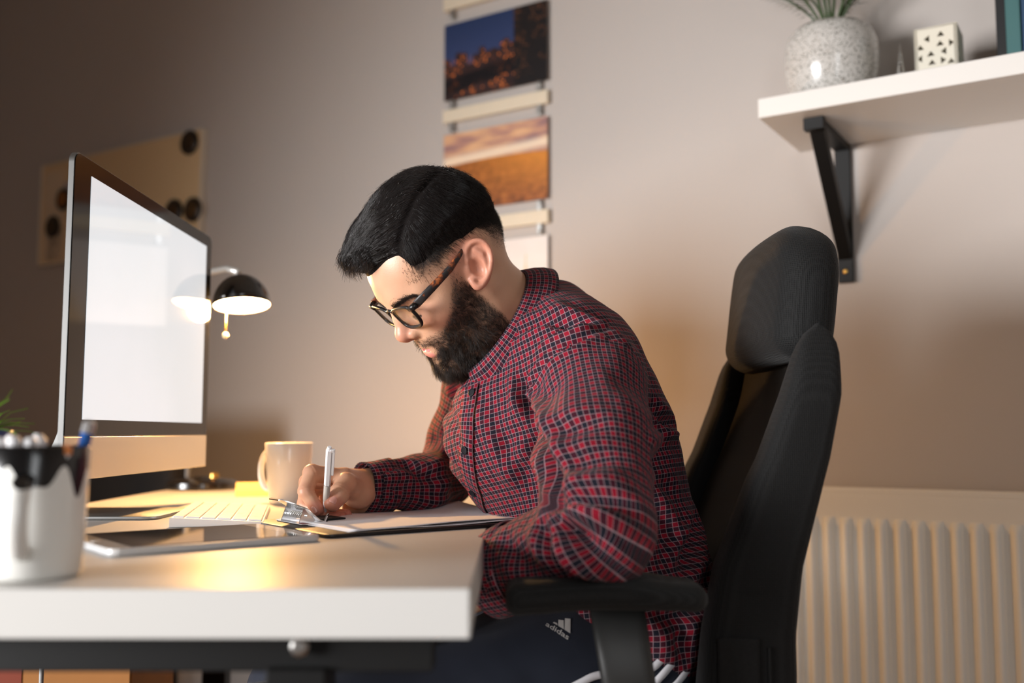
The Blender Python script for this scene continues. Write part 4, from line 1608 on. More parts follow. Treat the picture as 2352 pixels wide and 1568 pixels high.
HELIX = [(0.006, 0.000), (0.0125, 0.006), (0.0125, 0.016), (0.008, 0.025), (0.000, 0.0295), (-0.009, 0.0275), (-0.0155, 0.018), (-0.017, 0.005), (-0.0135, -0.009), (-0.007, -0.020), (0.000, -0.0275), (0.0055, -0.027), (0.009, -0.019)]
ANTI = [(0.001, 0.018), (-0.006, 0.012), (-0.0085, 0.002), (-0.006, -0.008), (0.000, -0.014), (0.006, -0.015)]


HELX = [(a, b, r) for (a, b), r in zip(HELIX, [0.0024] + [0.0029] * 6 + [0.0027, 0.0026, 0.003, 0.0042, 0.0045, 0.003])]
for _ in range(2):
    HELX = [HELX[0]] + [tuple(np.array(p) * (1 - t) + np.array(q) * t) for p, q in zip(HELX, HELX[1:]) for t in (0.25, 0.75)] + [HELX[-1]]


def head_d(P, features=True):
    d = s_ell(P, (-0.006, 0, 0.040), (0.092, 0.0745, 0.087))
    d = smin(d, s_ell(P, (0.032, 0, 0.044), (0.060, 0.062, 0.054)), 0.03)
    d = smin(d, s_ell(P, (0.032, 0, -0.018), (0.055, 0.060, 0.060)), 0.03)
    d = smin(d, s_ell(P, (0.046, 0, -0.055), (0.038, 0.038, 0.040)), 0.025)
    d = smin(d, s_ell(P, (0.020, 0, -0.055), (0.045, 0.050, 0.042)), 0.025)
    ay = P.copy()
    ay[:, 1] = np.abs(ay[:, 1])
    d = smin(d, s_chain(ay, [v3((-0.008, 0.050, -0.030)), v3((-0.002, 0.050, -0.055)), v3((0.030, 0.040, -0.085)), v3((0.064, 0.014, -0.096))], [0.016, 0.016, 0.015, 0.015], 0.01), 0.02)
    d = smin(d, s_ell(P, (0.068, 0, -0.093), (0.017, 0.023, 0.016)), 0.015)
    d = smin(d, s_ell(ay, (0.055, 0.043, -0.012), (0.024, 0.020, 0.018)), 0.018)
    d = smin(d, s_chain(ay, [v3((0.0815, 0.0, 0.024)), v3((0.0785, 0.024, 0.028)), v3((0.064, 0.046, 0.024))], [0.010, 0.0095, 0.008], 0.01), 0.015)
    d = smax(d, -s_ell(ay, (0.098, 0.033, 0.004), (0.018, 0.019, 0.015)), 0.012)
    d = smin(d, s_ell(ay, (0.0695, 0.0325, 0.004), (0.0128, 0.0140, 0.0125)), 0.004)
    # lid line
    d = smax(d, -s_chain(ay, [v3((0.0805, 0.021, -0.0045)), v3((0.0835, 0.032, -0.0065)), v3((0.0765, 0.0445, -0.0045))], [0.0011] * 3), 0.0015)
    # nose
    d = smin(d, s_chain(P, [v3((0.083, 0, 0.016)), v3((0.0915, 0, -0.002)), v3((0.0990, 0, -0.0195))], [0.0080, 0.0080, 0.0095], 0.006), 0.011)
    d = smin(d, s_ell(P, (0.0985, 0, -0.0215), (0.0112, 0.0105, 0.0100)), 0.006)
    d = smin(d, s_ell(ay, (0.0865, 0.0125, -0.0255), (0.0120, 0.0070, 0.0078)), 0.005)
    d = smin(d, s_cone(P, v3((0.098, 0, -0.029)), v3((0.083, 0, -0.033)), 0.0045, 0.0050), 0.005)
    d = smax(d, -s_ell(ay, (0.0920, 0.0068, -0.0330), (0.0060, 0.0032, 0.0042)), 0.003)
    # mouth
    up_ = s_chain(ay, [v3((0.0815, 0.0, -0.0500)), v3((0.0800, 0.0085, -0.0495)), v3((0.0670, 0.0240, -0.0555))], [0.0055, 0.0055, 0.0030], 0.004)
    lo_ = s_chain(ay, [v3((0.0800, 0.0, -0.0635)), v3((0.0785, 0.0085, -0.0630)), v3((0.0665, 0.0225, -0.0575))], [0.0082, 0.0076, 0.0034], 0.004)
    d = smin(d, up_, 0.006)
    d = smin(d, lo_, 0.005)
    d = smax(d, -s_chain(ay, [v3((0.0880, 0.0, -0.0563)), v3((0.0850, 0.009, -0.0563)), v3((0.0720, 0.0220, -0.0565))], [0.0024, 0.0022, 0.0010]), 0.002)
    # ears
    e = s_ell(ay, earp(-0.002, 0.0, -0.001), (0.0172, 0.0044, 0.0300), np.stack([EF + np.array((0, -0.42, 0)), np.array((0.37, 1, 0.19)), EU]) / np.array([[1.085], [1.083], [1.0]]))
    e = smin(e, s_cone(ay, v3(earp(0.010, 0.006, -0.010)), v3(earp(0.008, -0.014, -0.010)), 0.010, 0.008), 0.008)
    e = smin(e, s_chain(ay, [v3(earp(a, b, 0.0022)) for a, b, r in HELX], [r for a, b, r in HELX], 0.002), 0.0035)
    e = smin(e, s_chain(ay, [v3(earp(a, b, 0.0012)) for a, b in ANTI], [0.0026] * 6, 0.002), 0.0035)
    e = smax(e, -s_ell(ay, earp(0.0030, -0.003, 0.0066), (0.0098, 0.0085, 0.0135)), 0.002)
    e = smin(e, s_ell(ay, earp(0.0120, -0.005, 0.0015), (0.0036, 0.0032, 0.0050)), 0.004)
    d = smin(d, e, 0.005)
    return d


C7h = w2h(C7).astype(np.float32)
NKB = w2h(v3(W(1190, 800, 1.365))).astype(np.float32)
NKC = w2h(v3(W(1222, 770, 1.385))).astype(np.float32)


def headneck_d(P):
    d = head_d(P)
    n = s_cone(P, v3((-0.020, 0, -0.014)), NKC, 0.054, 0.058)
    n = smin(n, s_cone(P, v3((0.010, 0, -0.045)), NKB, 0.045, 0.058), 0.03)
    return smin(d, n, 0.022)


HV, HQ = sdf_mesh(headneck_d, (-0.215, -0.105, -0.185), (0.135, 0.105, 0.145), 0.00165, 1)

# ---------------------------------------------------------------- right (writing) hand
def wp(px, py, Y):
    return v3(W(px, py, Y))


FING = {
    'index': ([wp(792, 1098, 1.338), wp(716, 1086, 1.315), wp(702, 1128, 1.299), wp(729, 1170, 1.298)], [0.0125, 0.0108, 0.0098, 0.0085]),
    'middle': ([wp(786, 1098, 1.362), wp(706, 1106, 1.340), wp(700, 1160, 1.328), wp(768, 1190, 1.306)], [0.0125, 0.0106, 0.0098, 0.0088]),
    'ring': ([wp(792, 1104, 1.384), wp(714, 1124, 1.366), wp(716, 1176, 1.350), wp(783, 1188, 1.318)], [0.0120, 0.0102, 0.0092, 0.0080]),
    'pinky': ([wp(804, 1116, 1.402), wp(742, 1140, 1.388), wp(744, 1180, 1.372), wp(796, 1182, 1.330)], [0.0110, 0.0090, 0.0082, 0.0072]),
    'thumb': ([wp(826, 1132, 1.362), wp(794, 1112, 1.322), wp(779, 1134, 1.300), wp(764, 1156, 1.291)], [0.0200, 0.0150, 0.0128, 0.0108]),
}
WRI = R_R + v3((0.006, 0.006, 0.0))


def hand_d(P):
    d = s_cone(P, R_R - CD * 0.05, WRI, 0.0235, 0.0225)
    for nm, w in (('index', 0.014), ('middle', 0.014), ('ring', 0.0135), ('pinky', 0.0125)):
        d = smin(d, s_cone(P, WRI, FING[nm][0][0], 0.0180, w), 0.012)
    d = smin(d, s_cone(P, WRI + v3((0.0, -0.006, -0.004)), FING['thumb'][0][0], 0.017, 0.019), 0.012)
    d = smin(d, s_ell(P, wp(818, 1132, 1.352), (0.021, 0.017, 0.017)), 0.012)
    d = smin(d, s_cone(P, wp(838, 1152, 1.384), wp(806, 1168, 1.386), 0.0160, 0.0120), 0.010)
    for nm in ('middle', 'ring', 'pinky'):
        p, r = FING[nm]
        d = smin(d, s_chain(P, p, r, 0.004), 0.004)
    for nm in ('index', 'thumb'):
        p, r = FING[nm]
        d = smin(d, s_chain(P, p, r, 0.004), 0.0045)
    d = smin(d, s_ell(P, FING['index'][0][1], (0.0112, 0.0112, 0.0112)), 0.003)
    d = smin(d, s_ell(P, FING['thumb'][0][2], (0.0132, 0.0125, 0.0132)), 0.003)
    # flexion creases on the thumb and index
    for nm, j in (('thumb', 2), ('index', 1), ('index', 2), ('middle', 1)):
        p, r = FING[nm]
        ax_ = p[j + 1] - p[j - 1]
        ax_ = ax_ / np.linalg.norm(ax_)
        q_ = P - p[j]
        al = q_ @ ax_
        near = np.linalg.norm(q_, axis=1) < 0.020
        d = d + np.where(near, 0.0006 * np.exp(-((np.abs(al) - 0.0022) / 0.0007) ** 2), 0)
    return d


HDV, HDQ = sdf_mesh(hand_d, W(690, 1060, 1.29) + Vector((-0.02, -0.03, -0.085)), Vector((-0.13, 1.46, 0.835)), 0.0014, 1)

# left hand, reaching under the desk edge
LW = R_L + v3((-0.046, 0.026, -0.032))


def lhand_d(P):
    d = s_cone(P, R_L + v3((0.02, -0.015, 0.002)), LW, 0.025, 0.023)
    for k in range(4):
        kn = LW + v3((-0.052 - (0.005 if k in (1, 2) else 0), -0.012 + 0.019 * k, -0.030 - 0.003 * k))
        d = smin(d, s_cone(P, LW, kn, 0.018, 0.0115), 0.010)
        t1 = kn + v3((-0.022, 0.004, -0.022))
        t2 = t1 + v3((0.004, 0.002, -0.024))
        d = smin(d, s_chain(P, [kn, t1, t2], [0.0105, 0.0092, 0.0078]), 0.004)
    d = smin(d, s_chain(P, [LW, LW + v3((-0.022, -0.026, -0.026)), LW + v3((-0.048, -0.028, -0.042))], [0.018, 0.0125, 0.0095]), 0.008)
    return d


LHV, LHQ = sdf_mesh(lhand_d, LW + v3((-0.12, -0.08, -0.12)), LW + v3((0.09, 0.09, 0.06)), 0.0026, 1)


def under_d(P):
    d = torso_d(P) + 0.034
    d = smin(d, arm_L(P) + 0.036, 0.02)
    return smin(d, arm_R(P) + 0.018, 0.02)


UV_, UQ = sdf_mesh(under_d, (-0.33, 0.95, 0.53), (0.34, 1.76, 1.08), 0.009, 1)

# ---- skin colours (pigment only)
SK = np.array(lin(206, 158, 128)[:3])
SKR = np.array(lin(204, 122, 104)[:3])
LIP = np.array(lin(206, 116, 114)[:3])
HAIRC = np.array(lin(34, 26, 22)[:3])


def ss(a, b, x):
    t = np.clip((x - a) / (b - a), 0, 1)
    return t * t * (3 - 2 * t)


def hairline(q):
    """lower edge of the dense hair, head coordinates"""
    x = q[:, 0]
    return np.interp(x, [-0.12, -0.08, -0.035, -0.003, 0.029, 0.05, 0.061, 0.085], [0.036, 0.046, 0.060, 0.061, 0.057, 0.052, 0.050, 0.050])


def forehead(q):
    """1 on the bare forehead, 0 where hair grows"""
    return ss(0.056, 0.063, q[:, 0]) * ss(0.085, 0.077, q[:, 2])


def beard_mask(q):
    x, y, z = q[:, 0], np.abs(q[:, 1]), q[:, 2]
    # lower edge of the bare cheek: from the sideburn down to the mouth corner
    edge = np.interp(x, [0.0, 0.0226, 0.0268, 0.036, 0.050, 0.0645, 0.0755, 0.085], [0.042, 0.036, 0.027, 0.006, -0.013, -0.030, -0.037, -0.038])
    m = ss(0.006, -0.014, z - edge) * (0.45 + 0.55 * ss(0.02, -0.012, z))
    m = m * ss(0.006, 0.016, x + 0.30 * np.clip(-z - 0.012, 0, 1))          # behind: ends in front of the ear, wraps under the jaw
    nk = ss(-0.128, -0.106, z - 0.45 * (x - 0.03) * (x < 0.03))
    m = m * nk
    # bare patch under the lower lip and around the mouth, and the lips themselves
    lipd = np.sqrt(((x - 0.078) / 0.024) ** 2 + (y / 0.0250) ** 2 + ((z + 0.0580) / 0.0115) ** 2)
    m = m * ss(0.85, 1.15, lipd)
    soul = np.sqrt((y / 0.016) ** 2 + ((z + 0.0735) / 0.007) ** 2) + np.clip(0.06 - x, 0, 1) * 60
    m = m * (0.25 + 0.75 * ss(0.7, 1.2, soul))
    # keep the nose clear
    nose = (x > 0.080) & (y < 0.022) & (z > -0.0385)
    m = np.where(nose, 0, m)
    m = m * (1 - ss(0.068, 0.074, y) * ss(0.040, 0.030, np.hypot(x + 0.009, z - 0.012)))
    return m


q = HV
n1 = vnoise(q, 60, 1)
col = SK[None] * (0.94 + 0.12 * n1)[:, None]
ear = ss(0.060, 0.068, np.abs(q[:, 1])) * ss(0.052, 0.042, np.linalg.norm(np.stack([q[:, 0] + 0.009, q[:, 2] - 0.012], 1), axis=1))
earr = ss(0.066, 0.076, np.abs(q[:, 1])) * ss(0.046, 0.034, np.hypot(q[:, 0] + 0.009, q[:, 2] - 0.012))
red = np.maximum(earr * 0.5, 0.5 * ss(0.022, 0.008, np.linalg.norm(q - np.array((0.099, 0, -0.022)), axis=1)))
red = np.maximum(red, 0.35 * ss(0.03, 0.01, np.linalg.norm(np.stack([q[:, 0] - 0.062, np.abs(q[:, 1]) - 0.045, q[:, 2] + 0.012], 1), axis=1)))
col = col * (1 - red[:, None]) + SKR * red[:, None]
ayq = q.astype(np.float32).copy()
ayq[:, 1] = np.abs(ayq[:, 1])
ld = np.minimum(s_chain(ayq, [v3((0.0815, 0.0, -0.0500)), v3((0.0800, 0.0085, -0.0495)), v3((0.0670, 0.0240, -0.0555))], [0.0052, 0.0050, 0.0026]),
                s_chain(ayq, [v3((0.0800, 0.0, -0.0635)), v3((0.0785, 0.0085, -0.0630)), v3((0.0665, 0.0225, -0.0575))], [0.0078, 0.0072, 0.0030]))
lm = ss(0.0016, 0.0002, ld) * (q[:, 2] < -0.0465)
col = col * (1 - lm[:, None]) + LIP * lm[:, None]
lash = ss(0.0022, 0.0008, s_chain(ayq, [v3((0.0805, 0.021, -0.0045)), v3((0.0835, 0.032, -0.0065)), v3((0.0765, 0.0445, -0.0045))], [0.0011] * 3)) * 0.85
col = col * (1 - lash[:, None]) + HAIRC * lash[:, None]
bmask = beard_mask(q)
bm_ = 0.78 * bmask * (0.75 + 0.5 * vnoise(q, 220, 3))
bm_ = np.clip(bm_, 0, 0.85)
col = col * (1 - bm_[:, None]) + HAIRC * 1.3 * bm_[:, None]
hl = hairline(q)
fw = np.interp(q[:, 0], [-0.1, -0.05, 0.0, 0.06], [0.072, 0.055, 0.034, 0.024])
fade = ss(0, 1, (q[:, 2] - hl + fw) / (fw + 0.006)) * (1 - forehead(q)) * (1 - ear)
fade = fade * (0.80 + 0.40 * vnoise(q, 350, 4))
fade = np.clip(fade, 0, 0.95)
col = col * (1 - fade[:, None]) + HAIRC * fade[:, None]

AV, AQ, AC = [], [], []
off = 0
for V, Q, c in ((h2w(HV), HQ, col), (HDV, HDQ, None), (LHV, LHQ, None), (UV_, UQ, None)):
    if c is None:
        c = SK[None] * (0.93 + 0.12 * vnoise(V, 90, 5))[:, None]
        if V is HDV:
            rd = np.zeros(len(V))
            for nm in FING:
                p, r = FING[nm]
                rd = np.maximum(rd, 0.75 * ss(0.020, 0.007, np.linalg.norm(V - p[3], axis=1)))
                for j in (1, 2):
                    rd = np.maximum(rd, 0.25 * ss(0.016, 0.006, np.linalg.norm(V - p[j], axis=1)))
            c = c * (1 - rd[:, None]) + SKR * rd[:, None]
    AV.append(V)
    AQ.append(Q + off)
    AC.append(c)
    off += len(V)
AV, AQ, AC = np.concatenate(AV), np.concatenate(AQ), np.concatenate(AC)
m = mat('skin', tuple(SK) + (1,), 0.42, sss=0.12, spec=0.45)
n = NB(m)
at = n.new('ShaderNodeVertexColor', layer_name='pigment')
n.color(at.outputs['Color'])
vz = n.new('ShaderNodeTexVoronoi')
vz.inputs['Scale'].default_value = 700
n.nt.links.new(n.obj(), vz.inputs['Vector'])
n.bump(n.math('ADD', n.math('MULTIPLY', vz.outputs['Distance'], 0.6), n.noise(n.obj(), 300, 3)), 0.12, 0.0008)
body = mkeep(npmesh('body', AV, AQ, m, man))
ca = body.data.color_attributes.new('pigment', 'FLOAT_COLOR', 'POINT')
ca.data.foreach_set('color', np.concatenate([AC, np.ones((len(AC), 1))], 1).astype(np.float32).ravel())

# nails of thumb and index: thin curved plates
def nail(c, axis, out, L_, W_, name='fingernail'):
    axis = np.array(axis) / np.linalg.norm(axis)
    out = np.array(out, float)
    out -= axis * (out @ axis)
    out /= np.linalg.norm(out)
    sd = np.cross(axis, out)
    V, Fc = [], []
    nu, nv = 8, 8
    for j in range(nv + 1):
        for i in range(nu + 1):
            a = (i / nu - 0.5) * 2
            t = (j / nv - 0.5) * 2
            ww = W_ * math.sqrt(max(0, 1 - 0.55 * max(0, t - 0.3) ** 2 - 0.5 * max(0, -t - 0.5) ** 2))
            V.append(np.array(c) + axis * L_ * t * (1 - 0.15 * a * a * (t > 0)) + sd * ww * math.sin(a * 0.9) / 0.78 + out * (0.0078 * (math.cos(a * 0.9) - 1) + 0.0006 - 0.0004 * t * t))
    for j in range(nv):
        for i in range(nu):
            k = j * (nu + 1) + i
            Fc.append((k, k + 1, k + nu + 2, k + nu + 1))
    o = pydata(name, V, Fc, M['nail'], man)
    md = o.modifiers.new('thick', 'SOLIDIFY')
    md.thickness = 0.0007
    return mkeep(o)


M['nail'] = mat('fingernail', lin(222, 164, 150), 0.2, var=0.03)
for nm, outv, rr in (('thumb', (0.10, -1, 0.25), 0.0105), ('index', (-0.25, -0.9, -0.1), 0.0083)):
    p, r = FING[nm]
    ax = p[3] - p[2]
    ax = ax / np.linalg.norm(ax)
    ov = np.array(outv)
    ov = ov - ax * (ov @ ax)
    ov /= np.linalg.norm(ov)
    nail(p[3] - ax * 0.0015 + ov * (rr + 0.0004), ax, ov, 0.0062 if nm == 'thumb' else 0.005, 0.0058 if nm == 'thumb' else 0.0045)

# ---------------------------------------------------------------- hair
M['hair'] = mat('dark_hair', lin(30, 25, 24), 0.30, spec=0.75, var=0.25, vscale=80)
M['beard'] = mat('beard_hair', lin(38, 28, 22), 0.5, spec=0.4, var=0.25, vscale=120)
rng = np.random.default_rng(7)


PARTL = [v3((-0.050, 0.030, 0.122)), v3((-0.038, 0.0341, 0.120)), v3((0.000, 0.043, 0.114)), v3((0.031, 0.051, 0.104)), v3((0.052, 0.054, 0.092)), v3((0.060, 0.054, 0.084))]


def skull_d(P):
    d = s_ell(P, (-0.006, 0, 0.040), (0.092, 0.0745, 0.087))
    return smin(d, s_ell(P, (0.032, 0, 0.044), (0.060, 0.062, 0.054)), 0.03)


def cap_base(P):
    d = s_ell(P, (-0.006, 0, 0.058), (0.0985, 0.0800, 0.092))
    bot = hairline(P) + 0.006 * (vnoise(P, 160, 51) - 0.5) + 0.002
    d = d + 0.26 * np.clip(bot + 0.020 - P[:, 2], 0, 1)
    d = d + 0.5 * np.clip(np.minimum(P[:, 0] - 0.050, 0.096 - P[:, 2]), 0, 1)
    q_ = s_ell(P, (0.040, -0.014, 0.098), (0.052, 0.050, 0.034))
    q_ = smin(q_, s_ell(P, (0.072, -0.018, 0.091), (0.032, 0.042, 0.017)), 0.02)
    th = 0.0042 * ss(-0.002, 0.014, P[:, 2] - bot) * (1 - forehead(P)) - 0.0008
    d = smin(d, skull_d(P) - th, 0.006)
    return smin(d, q_, 0.013)


for _ in range(6):
    PARTL = [p - grad(cap_base, p[None])[0] * cap_base(p[None])[0] for p in PARTL]


def cap_d(P):
    return smax(cap_base(P), -s_chain(P, PARTL, [0.0014, 0.0022, 0.0024, 0.0026, 0.0030, 0.0030]), 0.004)


CV, CQ = sdf_mesh(cap_d, (-0.125, -0.10, 0.0), (0.135, 0.10, 0.175), 0.003, 1)
M['haircap'] = mat('hair_depth', lin(20, 16, 15), 0.85, spec=0.1, var=0.2, vscale=90)
hair = mkeep(npmesh('hair', h2w(CV), CQ, M['haircap'], man))


def march(P0, dirf, steps, ds, lift0, lift1, fn=cap_d, wave=0.0):
    """grow strands along a surface following a direction field"""
    P = P0.astype(np.float32).copy()
    out = [P.copy()]
    K = steps
    ph = rng.uniform(0, 6.28, len(P))
    for k in range(1, K + 1):
        D = dirf(P, k / K)
        N = grad(fn, P)
        D = D - N * (D * N).sum(1)[:, None] * 0.9
        D /= np.linalg.norm(D, axis=1)[:, None] + 1e-9
        P = P + D * ds[:, None]
        dist = fn(P)
        tgt = lift0 + (lift1 - lift0) * (k / K) + wave * np.sin(9 * k / K + 12 * vnoise(P0, 70, 18))
        N = grad(fn, P)
        P = P + N * (tgt - dist)[:, None] * 0.8
        out.append(P.copy())
    return np.stack(out, 1)


def ypart(x):
    pl_ = np.array(PARTL)
    return np.interp(x, pl_[:, 0], pl_[:, 1])


cn = vnormals(CV, CQ)
sel = rng.choice(len(CV), 19000)
P0 = CV[sel] + rng.normal(0, 0.0015, (len(sel), 3))
P0 = P0[(s_chain(P0.astype(np.float32), PARTL, [0.0] * 6) > 0.0016) & (P0[:, 2] > hairline(P0) - 0.012)]
top = (P0[:, 1] < ypart(P0[:, 0]) - 0.001) | (P0[:, 0] < -0.06) & (P0[:, 2] > 0.10)
A = P0[top & ((P0[:, 2] > 0.080) | (P0[:, 0] > 0.05) & (P0[:, 2] > 0.064) & (skull_d(P0.astype(np.float32)) > 0.0045))]
wob = vnoise(A, 45, 9) - 0.5


def dir_top(P, t):
    D = np.zeros_like(P)
    w = vnoise(P, 38, 9) - 0.5
    D[:, 0] = 0.95
    D[:, 1] = -0.42 + 0.9 * w - 0.5 * ss(-0.02, -0.06, P[:, 1])
    D[:, 2] = 0.10 - 0.55 * t * (P[:, 0] > 0.085)
    back = ss(-0.045, -0.085, P[:, 0])
    D[:, 0] = D[:, 0] * (1 - back) - 0.15 * back
    D[:, 2] = D[:, 2] * (1 - back) - 1.0 * back
    farside = ss(-0.03, -0.065, P[:, 1])
    D[:, 2] -= 0.8 * farside
    return D


ds = rng.uniform(0.0045, 0.0085, len(A))
l1 = 0.0002 + 0.0075 * vnoise(A, 110, 15) ** 1.5 * rng.uniform(0.4, 1, len(A))
S1_ = march(A, dir_top, 6, ds, -0.001, l1, wave=0.0011)
B = P0[~top & (P0[:, 1] > 0)]


def dir_side(P, t):
    D = np.zeros_like(P)
    w = vnoise(P, 60, 12) - 0.5
    D[:, 0] = np.interp(P[:, 0], [-0.10, -0.04, 0.02, 0.06], [-0.25, -0.45, -0.25, 0.22]) + 0.5 * w
    D[:, 1] = 0.15
    D[:, 2] = -1.0
    return D


ds = rng.uniform(0.002, 0.0048, len(B))
S2_ = march(B, dir_side, 6, ds, -0.001, rng.uniform(0.0003, 0.0018, len(B)))
bz = CV[(CV[:, 2] - hairline(CV) < 0.022) & (CV[:, 2] - hairline(CV) > -0.004) & (CV[:, 0] < 0.034)]
bz = bz[rng.choice(len(bz), 7000)] + rng.normal(0, 0.001, (7000, 3))
S2b = march(bz, lambda P, t: dir_side(P, t) * np.stack([np.ones(len(P)), np.sign(P[:, 1]), np.ones(len(P))], 1), 6, rng.uniform(0.001, 0.0026, len(bz)), -0.001, rng.uniform(0.0004, 0.0016, len(bz)), fn=lambda P: np.minimum(cap_d(P), skull_d(P)))
fq = CV[(CV[:, 0] > 0.045) & (CV[:, 1] < 0.045) & (CV[:, 2] < 0.098) & (CV[:, 2] > 0.070) & (skull_d(CV.astype(np.float32)) > 0.0015)]
fq = fq[rng.choice(len(fq), 4500)]
S2c = march(fq, dir_top, 6, rng.uniform(0.0012, 0.0028, len(fq)), 0.0, rng.uniform(0.0004, 0.0026, len(fq)))
Cc = P0[~top & (P0[:, 1] <= 0)]
S3_ = march(Cc, lambda P, t: np.stack([np.full(len(P), -0.3), np.zeros(len(P)), np.full(len(P), -1.0)], 1).astype(np.float32), 6, rng.uniform(0.002, 0.0045, len(Cc)), -0.001, np.full(len(Cc), 0.001))
# fringe locks that hang free over the forehead
nf = 1500
u = rng.uniform(-0.052, 0.030, nf)
root = np.stack([0.098 - 6.5 * (u + 0.012) ** 2 + rng.uniform(-0.022, 0.004, nf), u, 0.098 + rng.uniform(-0.012, 0.012, nf)], 1)
fr_ = [root]
p = root.copy()
lk = np.floor(u * 190)
lr = np.random.default_rng(3).uniform(-1, 1, 60)[(lk.astype(int) + 30) % 60]
for k in range(1, 7):
    t = k / 6
    p = p + np.stack([0.0040 * (1 - 0.9 * t) + 0.0012 * lr, -0.0014 + 0.0022 * lr * (1 - t), -0.0008 - 0.0034 * t + 0.0012 * lr + 0.0016 * np.sin(5 * t + 3 * lr)], 1) * rng.uniform(0.7, 1.15, nf)[:, None]
    fr_.append(p.copy())
S4_ = np.stack(fr_, 1)
# loose crown hairs
nc = 160
root = np.stack([rng.uniform(-0.075, 0.01, nc), rng.uniform(-0.03, 0.03, nc), np.zeros(nc)], 1)
root[:, 2] = 0.058 + 0.092 * np.sqrt(np.clip(1 - ((root[:, 0] + 0.006) / 0.0985) ** 2 - (root[:, 1] / 0.0795) ** 2, 0, 1)) - 0.002
fl = [root]
dv = np.stack([rng.normal(0.3, 0.6, nc), rng.normal(0, 0.5, nc), rng.uniform(0.15, 0.7, nc)], 1)
p = root.copy()
for k in range(6):
    p = p + dv * 0.0026
    dv[:, 2] -= 0.12
    fl.append(p.copy())
S5_ = np.stack(fl, 1)
allS = np.concatenate([S1_, S2_, S2b, S2c, S3_, S4_, S5_])
rad = np.concatenate([rng.uniform(0.00016, 0.00030, len(S1_)), rng.uniform(0.00015, 0.00024, len(S2_) + len(S2b) + len(S2c) + len(S3_)), rng.uniform(0.00018, 0.00032, len(S4_)), rng.uniform(0.00012, 0.0002, len(S5_))])
o = strands('hair_strands', h2w(allS.reshape(-1, 3)).reshape(allS.shape), rad, M['hair'], man)
mkeep(o)

# clipped stubble of the fade, beard, brows: strands rooted on the head mesh
hn = vnormals(HV, HQ)
cand = np.where((fade > 0.08) & (np.abs(q[:, 1]) < 0.0775) & (q[:, 2] - hl < 0.02) & (q[:, 0] < 0.042))[0]
sel = rng.choice(cand, 34000)
keep = rng.random(len(sel)) < fade[sel]
sel = sel[keep]
R0_ = HV[sel] + rng.normal(0, 0.0008, (len(sel), 3))
Dn = hn[sel] * 0.45 + np.array((-0.35, 0, -0.9)) * 0.8 + rng.normal(0, 0.2, (len(sel), 3))
Dn /= np.linalg.norm(Dn, axis=1)[:, None]
ln_ = 0.0012 + 0.0050 * fade[sel] ** 2
Sf = R0_[:, None, :] + Dn[:, None, :] * (ln_[:, None] * np.linspace(0, 1, 3)[None])[..., None]
mkeep(strands('fade_hair', h2w(Sf.reshape(-1, 3)).reshape(Sf.shape), np.full(len(Sf), 0.000085), M['beard'], man))

cand = np.where(bmask > 0.08)[0]
sel = rng.choice(cand, 27000)
sel = sel[rng.random(len(sel)) < bmask[sel] ** 1.3]
R0_ = HV[sel] + rng.normal(0, 0.0006, (len(sel), 3))
z_, x_ = R0_[:, 2], R0_[:, 0]
mous = (z_ > -0.054) & (x_ > 0.066)
lenb = np.where(mous, 0.0055, 0.006 + 0.008 * ss(-0.03, -0.08, z_) * ss(0.0, 0.05, x_)) * rng.uniform(0.6, 1.15, len(sel))
D0 = hn[sel] * 0.75
fl_ = np.zeros_like(R0_)
fl_[:, 0] = np.where(mous, 0.12, 0.25 * ss(0.03, 0.07, x_) - 0.05)
fl_[:, 1] = np.where(mous, np.sign(R0_[:, 1]) * 0.8, 0)
fl_[:, 2] = np.where(mous, -0.30, -1.0)
curl = np.stack([vnoise(R0_, 110, 21) - 0.5, vnoise(R0_, 110, 22) - 0.5, vnoise(R0_, 110, 23) - 0.5], 1) * 1.7
P = R0_ - hn[sel] * 0.0005
out = [P.copy()]
for k in range(1, 6):
    t = k / 5
    D = D0 * (1 - t * 0.75) + fl_ * (0.35 + 0.55 * t) + curl * (0.5 + 0.9 * t) + rng.normal(0, 0.18, P.shape)
    D /= np.linalg.norm(D, axis=1)[:, None]
    P = P + D * (lenb / 5)[:, None]
    out.append(P.copy())
Sb = np.stack(out, 1)
mkeep(strands('beard', h2w(Sb.reshape(-1, 3)).reshape(Sb.shape), rng.uniform(0.00012, 0.00020, len(Sb)), M['beard'], man))

# brows and lashes
def brow(sg):
    nb = 900
    t = rng.uniform(0, 1, nb)
    c = np.stack([0.0895 - 0.020 * t ** 1.7, (0.010 + 0.040 * t) * sg, 0.0225 + 0.010 * np.sin(PI * t * 0.75) - 0.004 * t], 1)
    c[:, 2] += rng.normal(0, 0.0019, nb) * (1.2 - 0.8 * t) - 0.002
    # drop on the skin
    P = c.astype(np.float32)
    for _ in range(4):
        P = P - grad(head_d, P) * head_d(P)[:, None]
    N = grad(head_d, P)
    D = np.stack([np.full(nb, -0.25), np.full(nb, 0.9 * sg), 0.35 - 0.6 * t], 1) + N * 0.35 + rng.normal(0, 0.15, (nb, 3))
    D /= np.linalg.norm(D, axis=1)[:, None]
    L_ = rng.uniform(0.005, 0.009, nb)
    return P[:, None, :] + D[:, None, :] * (L_[:, None] * np.linspace(0, 1, 4)[None])[..., None]


Sw = np.concatenate([brow(1), brow(-1)])
mkeep(strands('eyebrows', h2w(Sw.reshape(-1, 3)).reshape(Sw.shape), np.full(len(Sw), 0.00013), M['beard'], man))
# ================================================================== glasses
gls = tag(empty('eyeglasses', tuple(h2w((0.09, 0, -0.01)))), 'dark tortoiseshell eyeglasses worn low on the nose', 'glasses')


def gkeep(o):
    o.matrix_parent_inverse = Matrix.Translation(-gls.location)
    return o


